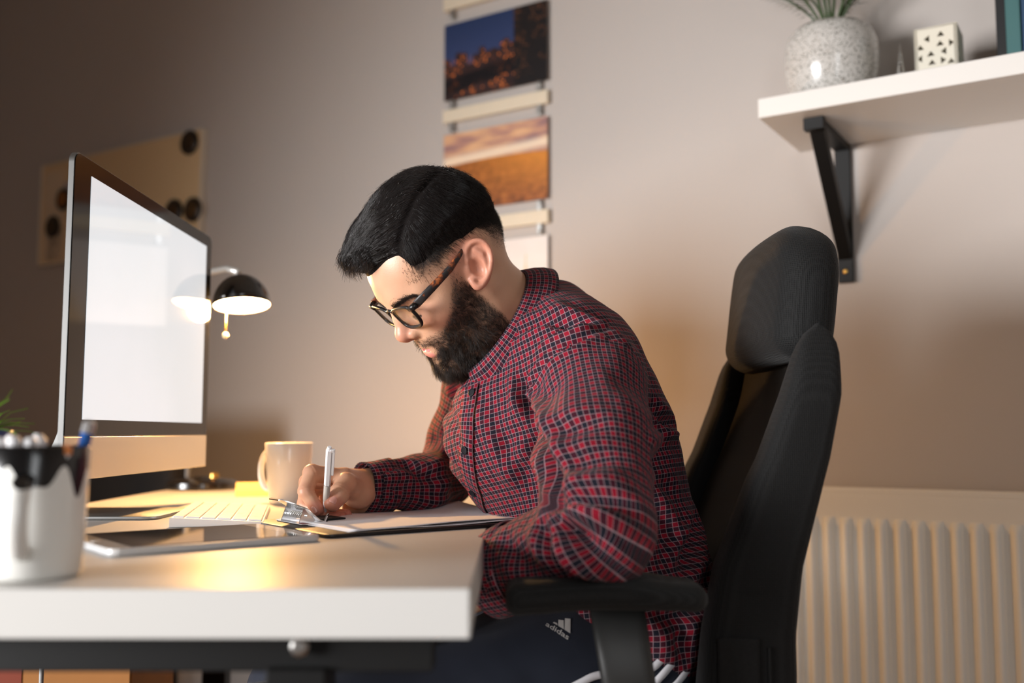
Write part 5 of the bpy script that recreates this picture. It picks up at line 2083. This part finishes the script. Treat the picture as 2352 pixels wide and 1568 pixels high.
def gfront(y, z):
    """front plane of the glasses: slightly wrapped and tilted"""
    return (0.0985 - 1.3 * y * y + 0.18 * (z - 0.01), y, z + 0.009)


M['frame'] = mat('frame_black', lin(16, 14, 14), 0.32, spec=0.4, var=0.05)
m = mat('tortoise', lin(40, 30, 26), 0.42, spec=0.4)
n = NB(m)
n.color(n.ramp(n.noise(n.obj(), 105, 2, 0.6), [(0.50, lin(44, 40, 40)), (0.57, lin(104, 54, 34)), (0.68, lin(186, 104, 56))]))
M['tort'] = m
M['lens'] = mat('clear_lens', (1, 1, 1, 1), 0.0, trans=1.0, var=0.001)
M['lens'].node_tree.nodes['Principled BSDF'].inputs['IOR'].default_value = 1.02
M['lens'].node_tree.nodes['Principled BSDF'].inputs['Coat Weight'].default_value = 0.25


def lens_outline(sg, n=48):
    """soft rectangle, wider at the top"""
    pts = []
    for i in range(n):
        a = 2 * PI * i / n
        c, s = math.cos(a), math.sin(a)
        y = 0.0262 * math.copysign(abs(c) ** 0.55, c)
        z = 0.0165 * math.copysign(abs(s) ** 0.58, s)
        y *= 1.0 + 0.10 * (z / 0.0165)
        z += 0.0018 * (y / 0.0262)
        pts.append((sg * (0.0352 + y), -0.0060 + z))
    return pts


for sg in (1, -1):
    ol = lens_outline(sg)
    gkeep(obj('rim', tube([h2w(gfront(y, z)) for y, z in ol], 0.0025, 8, closed=True), M['frame'], gls, smooth=True))
    b = bmesh.new()
    b.faces.new([b.verts.new(h2w(gfront(y, z))) for y, z in ol])
    r_ = bmesh.ops.extrude_face_region(b, geom=b.faces[:])
    fwd = Vector(HR[0])
    bmesh.ops.translate(b, verts=[g for g in r_['geom'] if isinstance(g, bmesh.types.BMVert)], vec=fwd * 0.0012)
    bmesh.ops.triangulate(b, faces=b.faces[:])
    gkeep(obj('lens', b, M['lens'], gls))
    # end piece and temple
    tp = [gfront(sg * 0.0590, 0.0075), gfront(sg * 0.0665, 0.0088), (0.0865, sg * 0.0705, 0.0188)]
    gkeep(obj('end_piece', tube([h2w(p) for p in tp], [0.0036, 0.0044, 0.0048], 8), M['frame'], gls, smooth=True))
    tp = [(0.0875, sg * 0.0705, 0.0190), (0.058, sg * 0.0735, 0.0240), (0.025, sg * 0.0765, 0.0300), (0.004, sg * 0.0770, 0.0365), (-0.012, sg * 0.0720, 0.0420), (-0.026, sg * 0.0680, 0.038), (-0.034, sg * 0.0650, 0.024), (-0.036, sg * 0.063, 0.010)]
    tpw = [tuple(h2w(p)) for p in tp]
    gkeep(obj('temple', tube(tpw, [0.0056, 0.0053, 0.0046, 0.0032, 0.0022, 0.0024, 0.0026, 0.0022], 10, flat=(Vector(HR[1]), 0.36)), M['tort'], gls, smooth=True))
br = [gfront(0.0095, 0.0035), gfront(0.005, 0.0060), gfront(0, 0.0068), gfront(-0.005, 0.0060), gfront(-0.0095, 0.0035)]
gkeep(obj('bridge', tube([h2w(p) for p in br], 0.0023, 8), M['frame'], gls, smooth=True))

# ================================================================== shirt
def check_material():
    m = mat('checked_cotton', lin(140, 24, 44), 0.85, sheen=0.04, spec=0.2)
    n = NB(m)
    u, v, _ = n.xyz(n.uv())
    cell = 1 / 0.0054
    us, vs = n.math('MULTIPLY', u, cell), n.math('MULTIPLY', v, cell)
    pu = n.math('LESS_THAN', n.math('FLOORED_MODULO', us, 2.0), 1.0)
    pv = n.math('LESS_THAN', n.math('FLOORED_MODULO', vs, 2.0), 1.0)
    red, mar, nav = lin(134, 13, 36), lin(60, 14, 30), lin(20, 22, 34)
    c = n.mix(n.math('MULTIPLY', n.math('ADD', pu, pv), 0.5), nav, red)
    both = n.math('ABSOLUTE', n.math('SUBTRACT', pu, pv))
    c = n.mix(both, c, mar)
    lw = 0.07

    def line(s):
        f = n.math('FRACT', n.math('ADD', s, 0.5))
        return n.math('LESS_THAN', n.math('ABSOLUTE', n.math('SUBTRACT', f, 0.5)), lw / 2 + 0.012)
    ln2 = n.math('MAXIMUM', line(us), line(vs))
    c = n.mix(n.math('MULTIPLY', ln2, 0.5), c, lin(186, 164, 170))
    # thread-level variation
    c = n.mix(0.18, c, n.ramp(n.noise(n.uv(), 1500, 2), [(0.3, (0.02, 0.02, 0.03, 1)), (0.7, (0.5, 0.4, 0.42, 1))]), 'SOFT_LIGHT')
    n.color(c)
    n.bump(n.noise(n.obj(), 55, 4, 0.55), 0.35, 0.006)
    return m


M['check'] = check_material()


def smooth_path(pts, n=40, it=3):
    P = np.array(pts, float)
    for _ in range(it):
        Qn = [P[0]]
        for a, b in zip(P, P[1:]):
            Qn += [a * 0.75 + b * 0.25, a * 0.25 + b * 0.75]
        Qn.append(P[-1])
        P = np.array(Qn)
    s = np.concatenate([[0], np.cumsum(np.linalg.norm(np.diff(P, axis=0), axis=1))])
    t = np.linspace(0, s[-1], n)
    return np.stack([np.interp(t, s, P[:, i]) for i in range(3)], 1)


class Wrap:
    """cloth coordinates round a curved limb: v along it, u round an elliptic section"""
    def __init__(s, pts, ref, a, b, u0=0.0, v0=0.0):
        s.C = smooth_path(pts)
        T = np.gradient(s.C, axis=0)
        T /= np.linalg.norm(T, axis=1)[:, None]
        s.T = T
        s.L = np.concatenate([[0], np.cumsum(np.linalg.norm(np.diff(s.C, axis=0), axis=1))])
        X = []
        r = np.array(ref, float)
        for t in T:
            r = r - t * (r @ t)
            r /= np.linalg.norm(r)
            X.append(r.copy())
        s.X = np.array(X)
        s.Y = np.cross(T, s.X)
        th = np.linspace(-PI, PI, 721)
        # arc length of the ellipse against the polar angle
        rr = a * b / np.sqrt((b * np.cos(th)) ** 2 + (a * np.sin(th)) ** 2)
        xy = np.stack([rr * np.cos(th), rr * np.sin(th)], 1)
        al = np.concatenate([[0], np.cumsum(np.linalg.norm(np.diff(xy, axis=0), axis=1))])
        s.th, s.al, s.u0, s.v0 = th, al - al[360], u0, v0

    def uv(s, P):
        """blend the projections on all nearby pieces of the centre line, so cloth never bunches"""
        n = len(s.C) - 1
        d = np.empty((n, len(P)))
        vv = np.empty((n, len(P)))
        xx = np.empty((n, len(P)))
        yy = np.empty((n, len(P)))
        for i in range(n):
            a, b = s.C[i], s.C[i + 1]
            ab = b - a
            L = math.sqrt(ab @ ab)
            h = ((P - a) @ ab) / (L * L)
            d[i] = np.linalg.norm(P - a - np.clip(h, 0, 1)[:, None] * ab, axis=1)
            D = P - a - h[:, None] * ab
            vv[i] = s.L[i] + np.clip(h, -8, 8) * L
            xx[i] = D @ s.X[i]
            yy[i] = D @ s.Y[i]
        w = np.exp(-((d - d.min(0)) / 0.0022))
        w /= w.sum(0)
        return np.arctan2((w * yy).sum(0), (w * xx).sum(0)), (w * vv).sum(0)

    def u(s, ang):
        per = s.al[-1] - s.al[0]
        k = np.floor((ang + PI) / (2 * PI))
        return np.interp(ang - k * 2 * PI, s.th, s.al) + k * per + s.u0


FT = frame(28, 0)
WT = Wrap([v3(W(1400, 1560, 1.35)), v3(W(1385, 1400, 1.35)), v3(W(1345, 1160, 1.365)), v3(W(1300, 950, 1.375)), v3(W(1262, 800, 1.385)), v3(W(1215, 690, 1.40))], FT[0], 0.130, 0.172)
WL_ = Wrap([S_L * 1.35 - E_L * 0.35, S_L, S_L * 0.45 + E_L * 0.55 + v3((0.012, -0.012, 0)), E_L + v3((0.024, -0.020, -0.026)), R_L * 0.75 + E_L * 0.25 + v3((0, -0.005, -0.012)), R_L, R_L * 1.3 - E_L * 0.3], (1, 0, 0.0), 0.062, 0.062)
WR_ = Wrap([S_R * 1.3 - E_R * 0.3, S_R, E_R, M_R, R_R, R_R + CD * 0.03], (1, 0, 0.0), 0.045, 0.045)

SV, SQ = sdf_mesh(shirt_d, (-0.30, 0.94, 0.545), (0.34, 1.77, 1.09), 0.0042, 2)
from mathutils.bvhtree import BVHTree


def bvh(V, Q):
    return BVHTree.FromPolygons([tuple(p) for p in V.tolist()], [tuple(f) for f in Q.tolist()])


def cast(tree, px, py):
    h = tree.ray_cast(Vector((0, 0, CAMZ)), ray(px, py).normalized())
    return (np.array(h[0]), np.array(h[1])) if h[0] is not None else (None, None)


def fold_disp(V, tree, folds, N):
    """each fold: pixels of a crease measured in the photograph, laid on the cloth in 3-D;
    amp < 0 a valley, > 0 a ridge; width in metres"""
    D = np.zeros(len(V))
    for pts, amp, wd in folds:
        pp = []
        for x, y in pts:
            p, _ = cast(tree, x, y)
            if p is not None:
                pp.append(p)
        if len(pp) < 2:
            continue
        C = smooth_path(pp, 14, 2)
        best = np.full(len(V), 1e9)
        tt = np.zeros(len(V))
        for i in range(len(C) - 1):
            a, ab = C[i], C[i + 1] - C[i]
            h = np.clip(((V - a) @ ab) / max(ab @ ab, 1e-12), 0, 1)
            d = np.linalg.norm(V - a - h[:, None] * ab, axis=1)
            m_ = d < best
            best[m_] = d[m_]
            tt[m_] = (i + h[m_]) / (len(C) - 1)
        env = np.sin(PI * np.clip(tt * 0.9 + 0.05, 0, 1)) ** 0.6
        g = np.exp(-(best / wd) ** 2)
        g2 = np.exp(-((best - 1.9 * wd) / (0.9 * wd)) ** 2)
        D += 2.0 * amp * env * (g - 0.45 * g2)
    return D


FOLDS = [
    # sleeve cap and armhole seam
    ([(1222, 905), (1236, 860), (1290, 805), (1350, 770), (1420, 758)], -0.0045, 0.006),
    ([(1218, 940), (1240, 1010), (1262, 1080), (1282, 1150)], -0.012, 0.012),
    ([(1205, 880), (1225, 930), (1238, 985)], -0.007, 0.009),
    ([(1180, 870), (1195, 930), (1225, 985)], 0.005, 0.010),
    # chest drag lines
    ([(1130, 920), (1150, 1000), (1190, 1075), (1235, 1130)], -0.004, 0.012),
    ([(1245, 950), (1200, 1030), (1165, 1090)], 0.004, 0.012),
    # shoulder and yoke
    ([(1190, 770), (1215, 745), (1260, 735), (1330, 745)], -0.005, 0.008),
    ([(1255, 690), (1300, 720), (1370, 740), (1440, 790)], 0.003, 0.010),
    ([(1240, 800), (1300, 770), (1360, 755)], 0.004, 0.009),
    # elbow crush
    ([(1275, 1165), (1330, 1150), (1390, 1150), (1440, 1165)], -0.006, 0.009),
    ([(1290, 1190), (1350, 1178), (1420, 1190)], 0.004, 0.009),
    ([(1285, 1205), (1320, 1230), (1370, 1275), (1415, 1305)], -0.010, 0.010),
    ([(1290, 1195), (1345, 1215), (1410, 1245), (1470, 1260)], -0.006, 0.010),
    ([(1270, 1210), (1295, 1250), (1330, 1290), (1370, 1315)], 0.005, 0.011),
    ([(1255, 1200), (1262, 1235), (1285, 1270)], -0.007, 0.008),
    ([(1220, 1215), (1240, 1260), (1262, 1300)], 0.005, 0.009),
    ([(1160, 1240), (1190, 1280), (1215, 1320)], -0.004, 0.010),
    ([(1260, 1000), (1310, 985), (1365, 975)], -0.003, 0.010),
    ([(1275, 1085), (1340, 1060), (1420, 1050)], -0.0035, 0.011),
    ([(1300, 1120), (1370, 1105), (1450, 1110)], 0.003, 0.010),
    # back and side
    ([(1500, 930), (1525, 965), (1552, 975)], -0.006, 0.008),
    ([(1500, 1010), (1530, 1000), (1555, 990)], 0.005, 0.008),
    ([(1505, 1060), (1530, 1110), (1560, 1150)], -0.005, 0.009),
    ([(1510, 1140), (1540, 1190), (1575, 1240)], 0.005, 0.010),
    ([(1600, 1190), (1590, 1260), (1560, 1310)], -0.009, 0.010),
    ([(1515, 1190), (1530, 1250), (1520, 1310)], -0.004, 0.009),
    ([(1500, 1400), (1540, 1420), (1590, 1390), (1620, 1340)], -0.008, 0.010),
    ([(1500, 1440), (1520, 1480), (1530, 1508)], 0.004, 0.010),
    ([(1560, 1430), (1565, 1470), (1575, 1508)], -0.005, 0.008),
    # far sleeve
    ([(850, 1110), (900, 1095), (960, 1085)], 0.003, 0.008),
    ([(930, 1070), (960, 1090), (1000, 1100), (1040, 1090)], -0.006, 0.009),
    ([(960, 1120), (1010, 1130), (1060, 1110)], -0.005, 0.009),
    ([(1000, 1010), (1030, 1040), (1050, 1080)], -0.004, 0.009),
    ([(1045, 900), (1050, 960), (1062, 1010)], -0.004, 0.010),
]
tree0 = bvh(SV, SQ)
N0 = vnormals(SV, SQ)
disp = fold_disp(SV, tree0, FOLDS, N0)
# soft all-over drape
disp += 0.0060 * (vnoise(SV, 22, 31) - 0.5) + 0.0040 * (vnoise(SV * np.array((1, 1, 0.45)), 48, 32) - 0.5)
SBASE = SV.copy()
SV = SV + N0 * disp[:, None]
SV = relax(SV, SQ, 1, 0.3)
# cut the hem, and the cuff ends
fc = SV[SQ].mean(1)
hem = np.interp(fc[:, 0], [-0.05, 0.10, 0.16, 0.20, 0.26, 0.32], [0.680, 0.625, 0.590, 0.574, 0.572, 0.566]) + 0.004 * np.sin(fc[:, 0] * 60)
f32 = fc.astype(np.float32)
keep = (fc[:, 2] > hem) | (np.minimum(arm_L(f32), arm_R(f32)) < torso_d(f32))
keep &= ~((((fc - R_L) @ (R_L - E_L) / np.linalg.norm(R_L - E_L)) > 0.0) & (np.linalg.norm(fc - R_L, axis=1) < 0.075))
keep &= ~((((fc - R_R) @ CD) > 0.0) & (np.linalg.norm(fc - R_R, axis=1) < 0.06))
SQk = SQ[keep]
used = np.unique(SQk)
mp = np.full(len(SV), -1)
mp[used] = np.arange(len(used))
SVk, SQk = SV[used], mp[SQk]
shirt = mkeep(npmesh('shirt', SVk, SQk, M['check'], man))
shirt['label'] = 'red and navy checked cotton shirt with thin white lines'


def set_uv(o, V, Q, region, wraps):
    ly = o.data.uv_layers.new(name='UVMap')
    uvs = np.zeros((Q.size, 2), np.float32)
    A = [w.uv(V) for w in wraps]
    k = Q.shape[1]
    for r, w in enumerate(wraps):
        f = np.where(region == r)[0]
        if not len(f):
            continue
        ang = A[r][0][Q[f]]
        v = A[r][1][Q[f]]
        ref = ang[:, :1]
        ang = ang - np.round((ang - ref) / (2 * PI)) * 2 * PI
        u = w.u(ang)
        li = (f[:, None] * k + np.arange(k)[None])
        uvs[li.ravel(), 0] = u.ravel()
        uvs[li.ravel(), 1] = v.ravel() + w.v0
    ly.data.foreach_set('uv', uvs.ravel())


fc = SVk[SQk].mean(1).astype(np.float32)
dT, dL, dR = torso_d(fc), arm_L(fc), arm_R(fc)
region = np.where((dL < dT - 0.002) & (dL < dR), 1, np.where((dR < dT - 0.002), 2, 0))
set_uv(shirt, SVk, SQk, region, [WT, WL_, WR_])
md = shirt.modifiers.new('thick', 'SOLIDIFY')
md.thickness = 0.0012
md.offset = -1
treeS = bvh(SVk, SQk)


def ring_strip(name, rows, m, uvs=1.0, closed=False, parent=shirt):
    """a cloth strip through rows of points (K rows of N points), UV by arc length"""
    R_ = np.array(rows, float)
    K, N_, _ = R_.shape
    V = R_.reshape(-1, 3)
    Q = []
    for j in range(K - 1):
        for i in range(N_ - (0 if closed else 1)):
            a, b = j * N_ + i, j * N_ + (i + 1) % N_
            Q.append((a, b, b + N_, a + N_))
    o = npmesh(name, V, Q, m, parent)
    s = np.concatenate([[0], np.cumsum(np.linalg.norm(np.diff(R_[K // 2], axis=0), axis=1))])
    t = np.concatenate([[0], np.cumsum(np.linalg.norm(np.diff(R_[:, N_ // 2], axis=0), axis=1))])
    ly = o.data.uv_layers.new(name='UVMap')
    uv = np.zeros((len(o.data.loops), 2), np.float32)
    li = np.zeros(len(o.data.loops), np.int32)
    o.data.loops.foreach_get('vertex_index', li)
    uv[:, 0] = s[li % N_]
    uv[:, 1] = t[li // N_]
    ly.data.foreach_set('uv', uv.ravel())
    md = o.modifiers.new('thick', 'SOLIDIFY')
    md.thickness = 0.0016
    o.matrix_parent_inverse = Matrix.Translation(-man.location) if parent is man else Matrix.Identity(4)
    return o


# ---- collar: stand and turned-down leaf, mirrored about the man's own middle plane
MID = np.array(C7, float)


def mirror(p):
    return p - 2 * ((p - MID) @ FT[1]) * FT[1]


def both_sides(near):
    near = smooth_path([np.array(p, float) for p in near], 26, 2)
    far = np.array([mirror(p) for p in near])[::-1]
    return np.concatenate([far[:-1], near])


def onmid(p):
    p = np.array(p, float)
    return p - ((p - MID) @ FT[1]) * FT[1]


# the ring of the collar: leaning with the neck
CC_ = np.array(W(1128, 738, 1.345))
CA = np.array((0.0363, 0.0193, 0.0703))
CB = FT[1] * 0.068
CN = np.cross(CB, CA)
CN /= np.linalg.norm(CN)
if CN @ (HO - CC_) < 0:
    CN = -CN


def cring(scale, drop, tip=0.0, ph=168, n=61, wav=0.0):
    row = []
    for a in np.linspace(-ph, ph, n):
        r = math.radians(a)
        t = tip * math.exp(-((abs(a) - 146) / 16.0) ** 2)
        row.append(CC_ + (CA * math.cos(r) + CB * math.sin(r)) * (scale + 0.10 * (t / 0.03 if tip else 0) * 0) - CN * (drop + t + wav * math.sin(3 * r)))
    return row


collar = ring_strip('collar', [cring(0.97, 0.004), cring(1.02, -0.002), cring(1.09, 0.004), cring(1.21, 0.014, 0.008), cring(1.30, 0.024, 0.018), cring(1.36, 0.034, 0.028)], M['check'])
ring_strip('collar_stand', [cring(0.97, 0.004, ph=176), cring(0.98, 0.020, ph=176), cring(1.02, 0.042, ph=176)], M['check'])

# ---- button placket and buttons
def surf_ribbon(name, pxs, half, m, tree, lift=0.0016, nacross=5, parent=shirt, ends=None):
    ctr, nrm = [], []
    for x, y in pxs:
        p, nn = cast(tree, x, y)
        if p is not None:
            ctr.append(p)
            nrm.append(nn)
    n_ = 60
    C = smooth_path(ctr, n_, 2)
    Nn = smooth_path(nrm, n_, 2)
    T = np.gradient(C, axis=0)
    T /= np.linalg.norm(T, axis=1)[:, None]
    B = np.cross(T, Nn)
    B /= np.linalg.norm(B, axis=1)[:, None]
    rows = []
    for k in range(nacross):
        a = (k / (nacross - 1) * 2 - 1) * half
        row = []
        for c, b, nn in zip(C, B, Nn):
            p = c + b * a
            h = tree.find_nearest(Vector(p))
            row.append(np.array(h[0]) + np.array(h[1]) * lift if h[0] is not None else p)
        rows.append(row)
    return ring_strip(name, rows, m, parent=parent)


PLK = [(1084, 888), (1080, 930), (1074, 985), (1072, 1035), (1080, 1090), (1096, 1140), (1110, 1168)]
surf_ribbon('placket', PLK, 0.013, M['check'], treeS, 0.0022)
M['button'] = mat('black_button', lin(20, 20, 26), 0.5, spec=0.3, var=0.05)
for px, py in ((1089, 904), (1073, 1033), (1090, 1128)):
    p, nn = cast(treeS, px, py)
    if p is None:
        continue
    b = lathe([(0, 0.0), (0.0052, 0.0), (0.0058, 0.0008), (0.0056, 0.0020), (0.0046, 0.0022), (0.0042, 0.0015), (0, 0.0015)], 20)
    R4 = Vector(nn).to_track_quat('Z', 'Y').to_matrix().to_4x4()
    bmesh.ops.transform(b, matrix=Matrix.Translation(Vector(p) + Vector(nn) * 0.0036) @ R4, verts=b.verts)
    o = obj('button', b, M['button'], shirt, angle=30)
    o.matrix_parent_inverse = Matrix.Identity(4)


# ---- cuffs
def cuff(c0, c1, r0, r1, name='cuff'):
    c0, c1 = np.array(c0, float), np.array(c1, float)
    t = (c1 - c0) / np.linalg.norm(c1 - c0)
    x = np.cross(t, (0, 0, 1.0))
    x /= np.linalg.norm(x)
    y = np.cross(t, x)
    rows = []
    for f in np.linspace(0, 1, 6):
        r = r0 + (r1 - r0) * f
        rows.append([c0 + (c1 - c0) * f + (x * math.cos(a) * 0.93 + y * math.sin(a) * 1.04) * (r + 0.0012 * math.sin(3 * a + 4 * f)) for a in np.linspace(0, 2 * PI, 41)])
    return ring_strip(name, rows, M['check'])


cuff(R_R - CD * 0.030, R_R + CD * 0.012, 0.0365, 0.0335)
dL_ = (R_L - E_L) / np.linalg.norm(R_L - E_L)
cuff(R_L - dL_ * 0.04, R_L + dL_ * 0.006, 0.049, 0.046)

# ================================================================== trousers
HIPL, HIPR = v3((0.135, 1.262, 0.574)), v3((0.13, 1.430, 0.565))
KNL, KNR = v3((-0.30, 1.115, 0.505)), v3((-0.29, 1.40, 0.505))
ANL, ANR = v3((-0.27, 1.10, 0.10)), v3((-0.25, 1.44, 0.10))


def trous_d(P):
    d = s_ell(P, v3((0.150, 1.34, 0.575)), (0.105, 0.150, 0.095))
    d = smin(d, s_ell(P, v3((0.045, 1.335, 0.590)), (0.100, 0.150, 0.085)), 0.03)
    d = smin(d, s_cone(P, HIPL, KNL, 0.102, 0.068), 0.035)
    d = smin(d, s_cone(P, HIPR, KNR, 0.093, 0.068), 0.035)
    d = smin(d, s_cone(P, KNL, ANL, 0.066, 0.046), 0.025)
    d = smin(d, s_cone(P, KNR, ANR, 0.066, 0.046), 0.025)
    # the seat cushion presses the underside flat
    return smax(d, 0.503 - P[:, 2] - 1.5 * np.clip(-0.20 - P[:, 0], 0, 1), 0.02)


M['navy'] = mat('navy_jersey', lin(26, 31, 44), 0.75, bump=0.1, bscale=600, sheen=0.15, spec=0.25)
TV, TQ = sdf_mesh(trous_d, (-0.40, 0.98, 0.06), (0.30, 1.60, 0.70), 0.008, 2)
TV = TV + vnormals(TV, TQ) * (0.006 * (vnoise(TV, 18, 41) - 0.5) + 0.003 * (vnoise(TV, 40, 42) - 0.5))[:, None]
trousers = mkeep(npmesh('trousers', TV, TQ, M['navy'], man))
treeT = bvh(TV, TQ)
M['stripe'] = mat('white_stripe', lin(224, 222, 226), 0.7, bump=0.05, bscale=600)
M['logo'] = mat('grey_print', lin(196, 192, 188), 0.6, var=0.02)


def trouser_ribbon(name, pxs, half, m):
    o = surf_ribbon(name, pxs, half, m, treeT, 0.0016, 3, parent=trousers)
    return o


for k_, pxs in enumerate(([(1570, 1450), (1548, 1478), (1527, 1503), (1493, 1540), (1430, 1552), (1375, 1545), (1330, 1568), (1230, 1620), (1100, 1680)],
                          [(1600, 1450), (1578, 1478), (1552, 1508), (1522, 1545), (1490, 1580), (1400, 1610), (1300, 1650), (1150, 1710)],
                          [(1628, 1460), (1605, 1490), (1580, 1530), (1545, 1575), (1480, 1620), (1380, 1660), (1200, 1740)])):
    trouser_ribbon('side_stripe', pxs, 0.0040, M['stripe'])

# printed sports logo on the thigh: three slanted bars over the word
def project_print(name, polys, origin_px, ex_px, ey_px, m):
    """polys in unit coordinates; the unit square corners are given by pixels on the thigh"""
    p0, n0 = cast(treeT, *origin_px)
    px_, _ = cast(treeT, *ex_px)
    py_, _ = cast(treeT, *ey_px)
    b = bmesh.new()
    for poly in polys:
        vs = []
        for u, v in poly:
            p = p0 + (px_ - p0) * u + (py_ - p0) * v
            h = treeT.find_nearest(Vector(p))
            vs.append(b.verts.new(Vector(h[0]) + Vector(h[1]) * 0.0011))
        try:
            b.faces.new(vs)
        except ValueError:
            pass
    o = obj(name, b, m, trousers)
    o.matrix_parent_inverse = Matrix.Identity(4)
    return o


def text_polys(txt):
    cu = bpy.data.curves.new('t', 'FONT')
    cu.body = txt
    cu.resolution_u = 3
    cu.offset = 0.012
    to = bpy.data.objects.new('t', cu)
    COL.objects.link(to)
    dg = bpy.context.evaluated_depsgraph_get()
    me = bpy.data.meshes.new_from_object(to.evaluated_get(dg))
    polys = [[(me.vertices[i].co.x, me.vertices[i].co.y) for i in f.vertices] for f in me.polygons]
    xs = [x for p in polys for x, y in p]
    x0, x1 = min(xs), max(xs)
    bpy.data.objects.remove(to)
    return [[((x - x0) / (x1 - x0), y) for x, y in p] for p in polys]


tp_ = [[(u, v * 0.42) for u, v in p] for p in text_polys('adidas')]
bars = [[(0.22, 0.40), (0.42, 0.40), (0.36, 0.52), (0.24, 0.48)],
        [(0.45, 0.40), (0.70, 0.40), (0.56, 0.88), (0.36, 0.76)],
        [(0.73, 0.40), (0.98, 0.40), (0.78, 1.18), (0.57, 1.04)]]
project_print('printed_logo', tp_ + bars, (1252, 1437), (1304, 1470), (1268, 1408), M['logo'])

# shoes, under the desk
for an in (ANL, ANR):
    def shoe_fn(P, an=an):
        d = s_cone(P, v3((an[0] + 0.03, an[1], 0.045)), v3((an[0] - 0.14, an[1] - 0.01, 0.035)), 0.043, 0.038)
        d = smin(d, s_cone(P, v3((an[0] + 0.01, an[1], 0.05)), v3((an[0], an[1], 0.11)), 0.042, 0.040), 0.03)
        return smax(d, 0.004 - P[:, 2], 0.006)
    V, Q = sdf_mesh(shoe_fn, an + v3((-0.22, -0.08, -0.10)), an + v3((0.1, 0.08, 0.08)), 0.008, 1)
    mkeep(npmesh('shoe', V, Q, mat('dark_shoe', lin(34, 34, 38), 0.6, var=0.05), man))

# ================================================================== pen in the hand
TIP = np.array((-0.2425, 1.308, 0.7475 + 0.0026))
TOP = np.array(W(757, 1026, 1.232))
pen = tag(empty('writing_pen', tuple(TIP)), 'white ballpoint pen held upright in the writing hand', 'pen')
ax = (TOP - TIP)
PL = np.linalg.norm(ax)
ax /= PL
R4 = Vector(ax).to_track_quat('Z', 'Y').to_matrix().to_4x4()


def pkeep(name, b, m, **kw):
    bmesh.ops.transform(b, matrix=R4, verts=b.verts)
    return obj(name, b, m, pen, **kw)


k_ = PL
pkeep('tip', lathe([(0, 0.0), (0.0006, 0.0005), (0.0014, 0.004), (0.0016, 0.006)], 12), M['steel'], smooth=True)
pkeep('cone', lathe([(0.0016, 0.0055), (0.0024, 0.010), (0.0038, 0.022), (0.0040, 0.026)], 16), M['whiteplastic'], smooth=True)
pkeep('grip', lathe([(0.0040, 0.026), (0.0042, 0.030), (0.0042, 0.052), (0.0040, 0.054)], 16), mat('grip_rubber', lin(196, 192, 186), 0.6, var=0.03), smooth=True)
pkeep('barrel', prism([(0.0042 * math.cos(a), 0.0042 * math.sin(a)) for a in [2 * PI * i / 6 for i in range(6)]], k_ - 0.054 - 0.004, 0.0004, 1, M=Matrix.Translation((0, 0, 0.054))), M['whiteplastic'])
cbm = box(0.0036, 0.0024, 0.044, 0.0006, 1, c=(0.0052, -0.002, k_ - 0.024))
cbm = box(0.0050, 0.0030, 0.005, 0.0006, 1, c=(0.0034, -0.002, k_ - 0.0045), bm=cbm)
pkeep('pocket_clip', cbm, M['whiteplastic'])
pkeep('push_button', lathe([(0.003, k_ - 0.0045), (0.003, k_ - 0.001), (0.0022, k_), (0, k_)], 12), M['whiteplastic'])
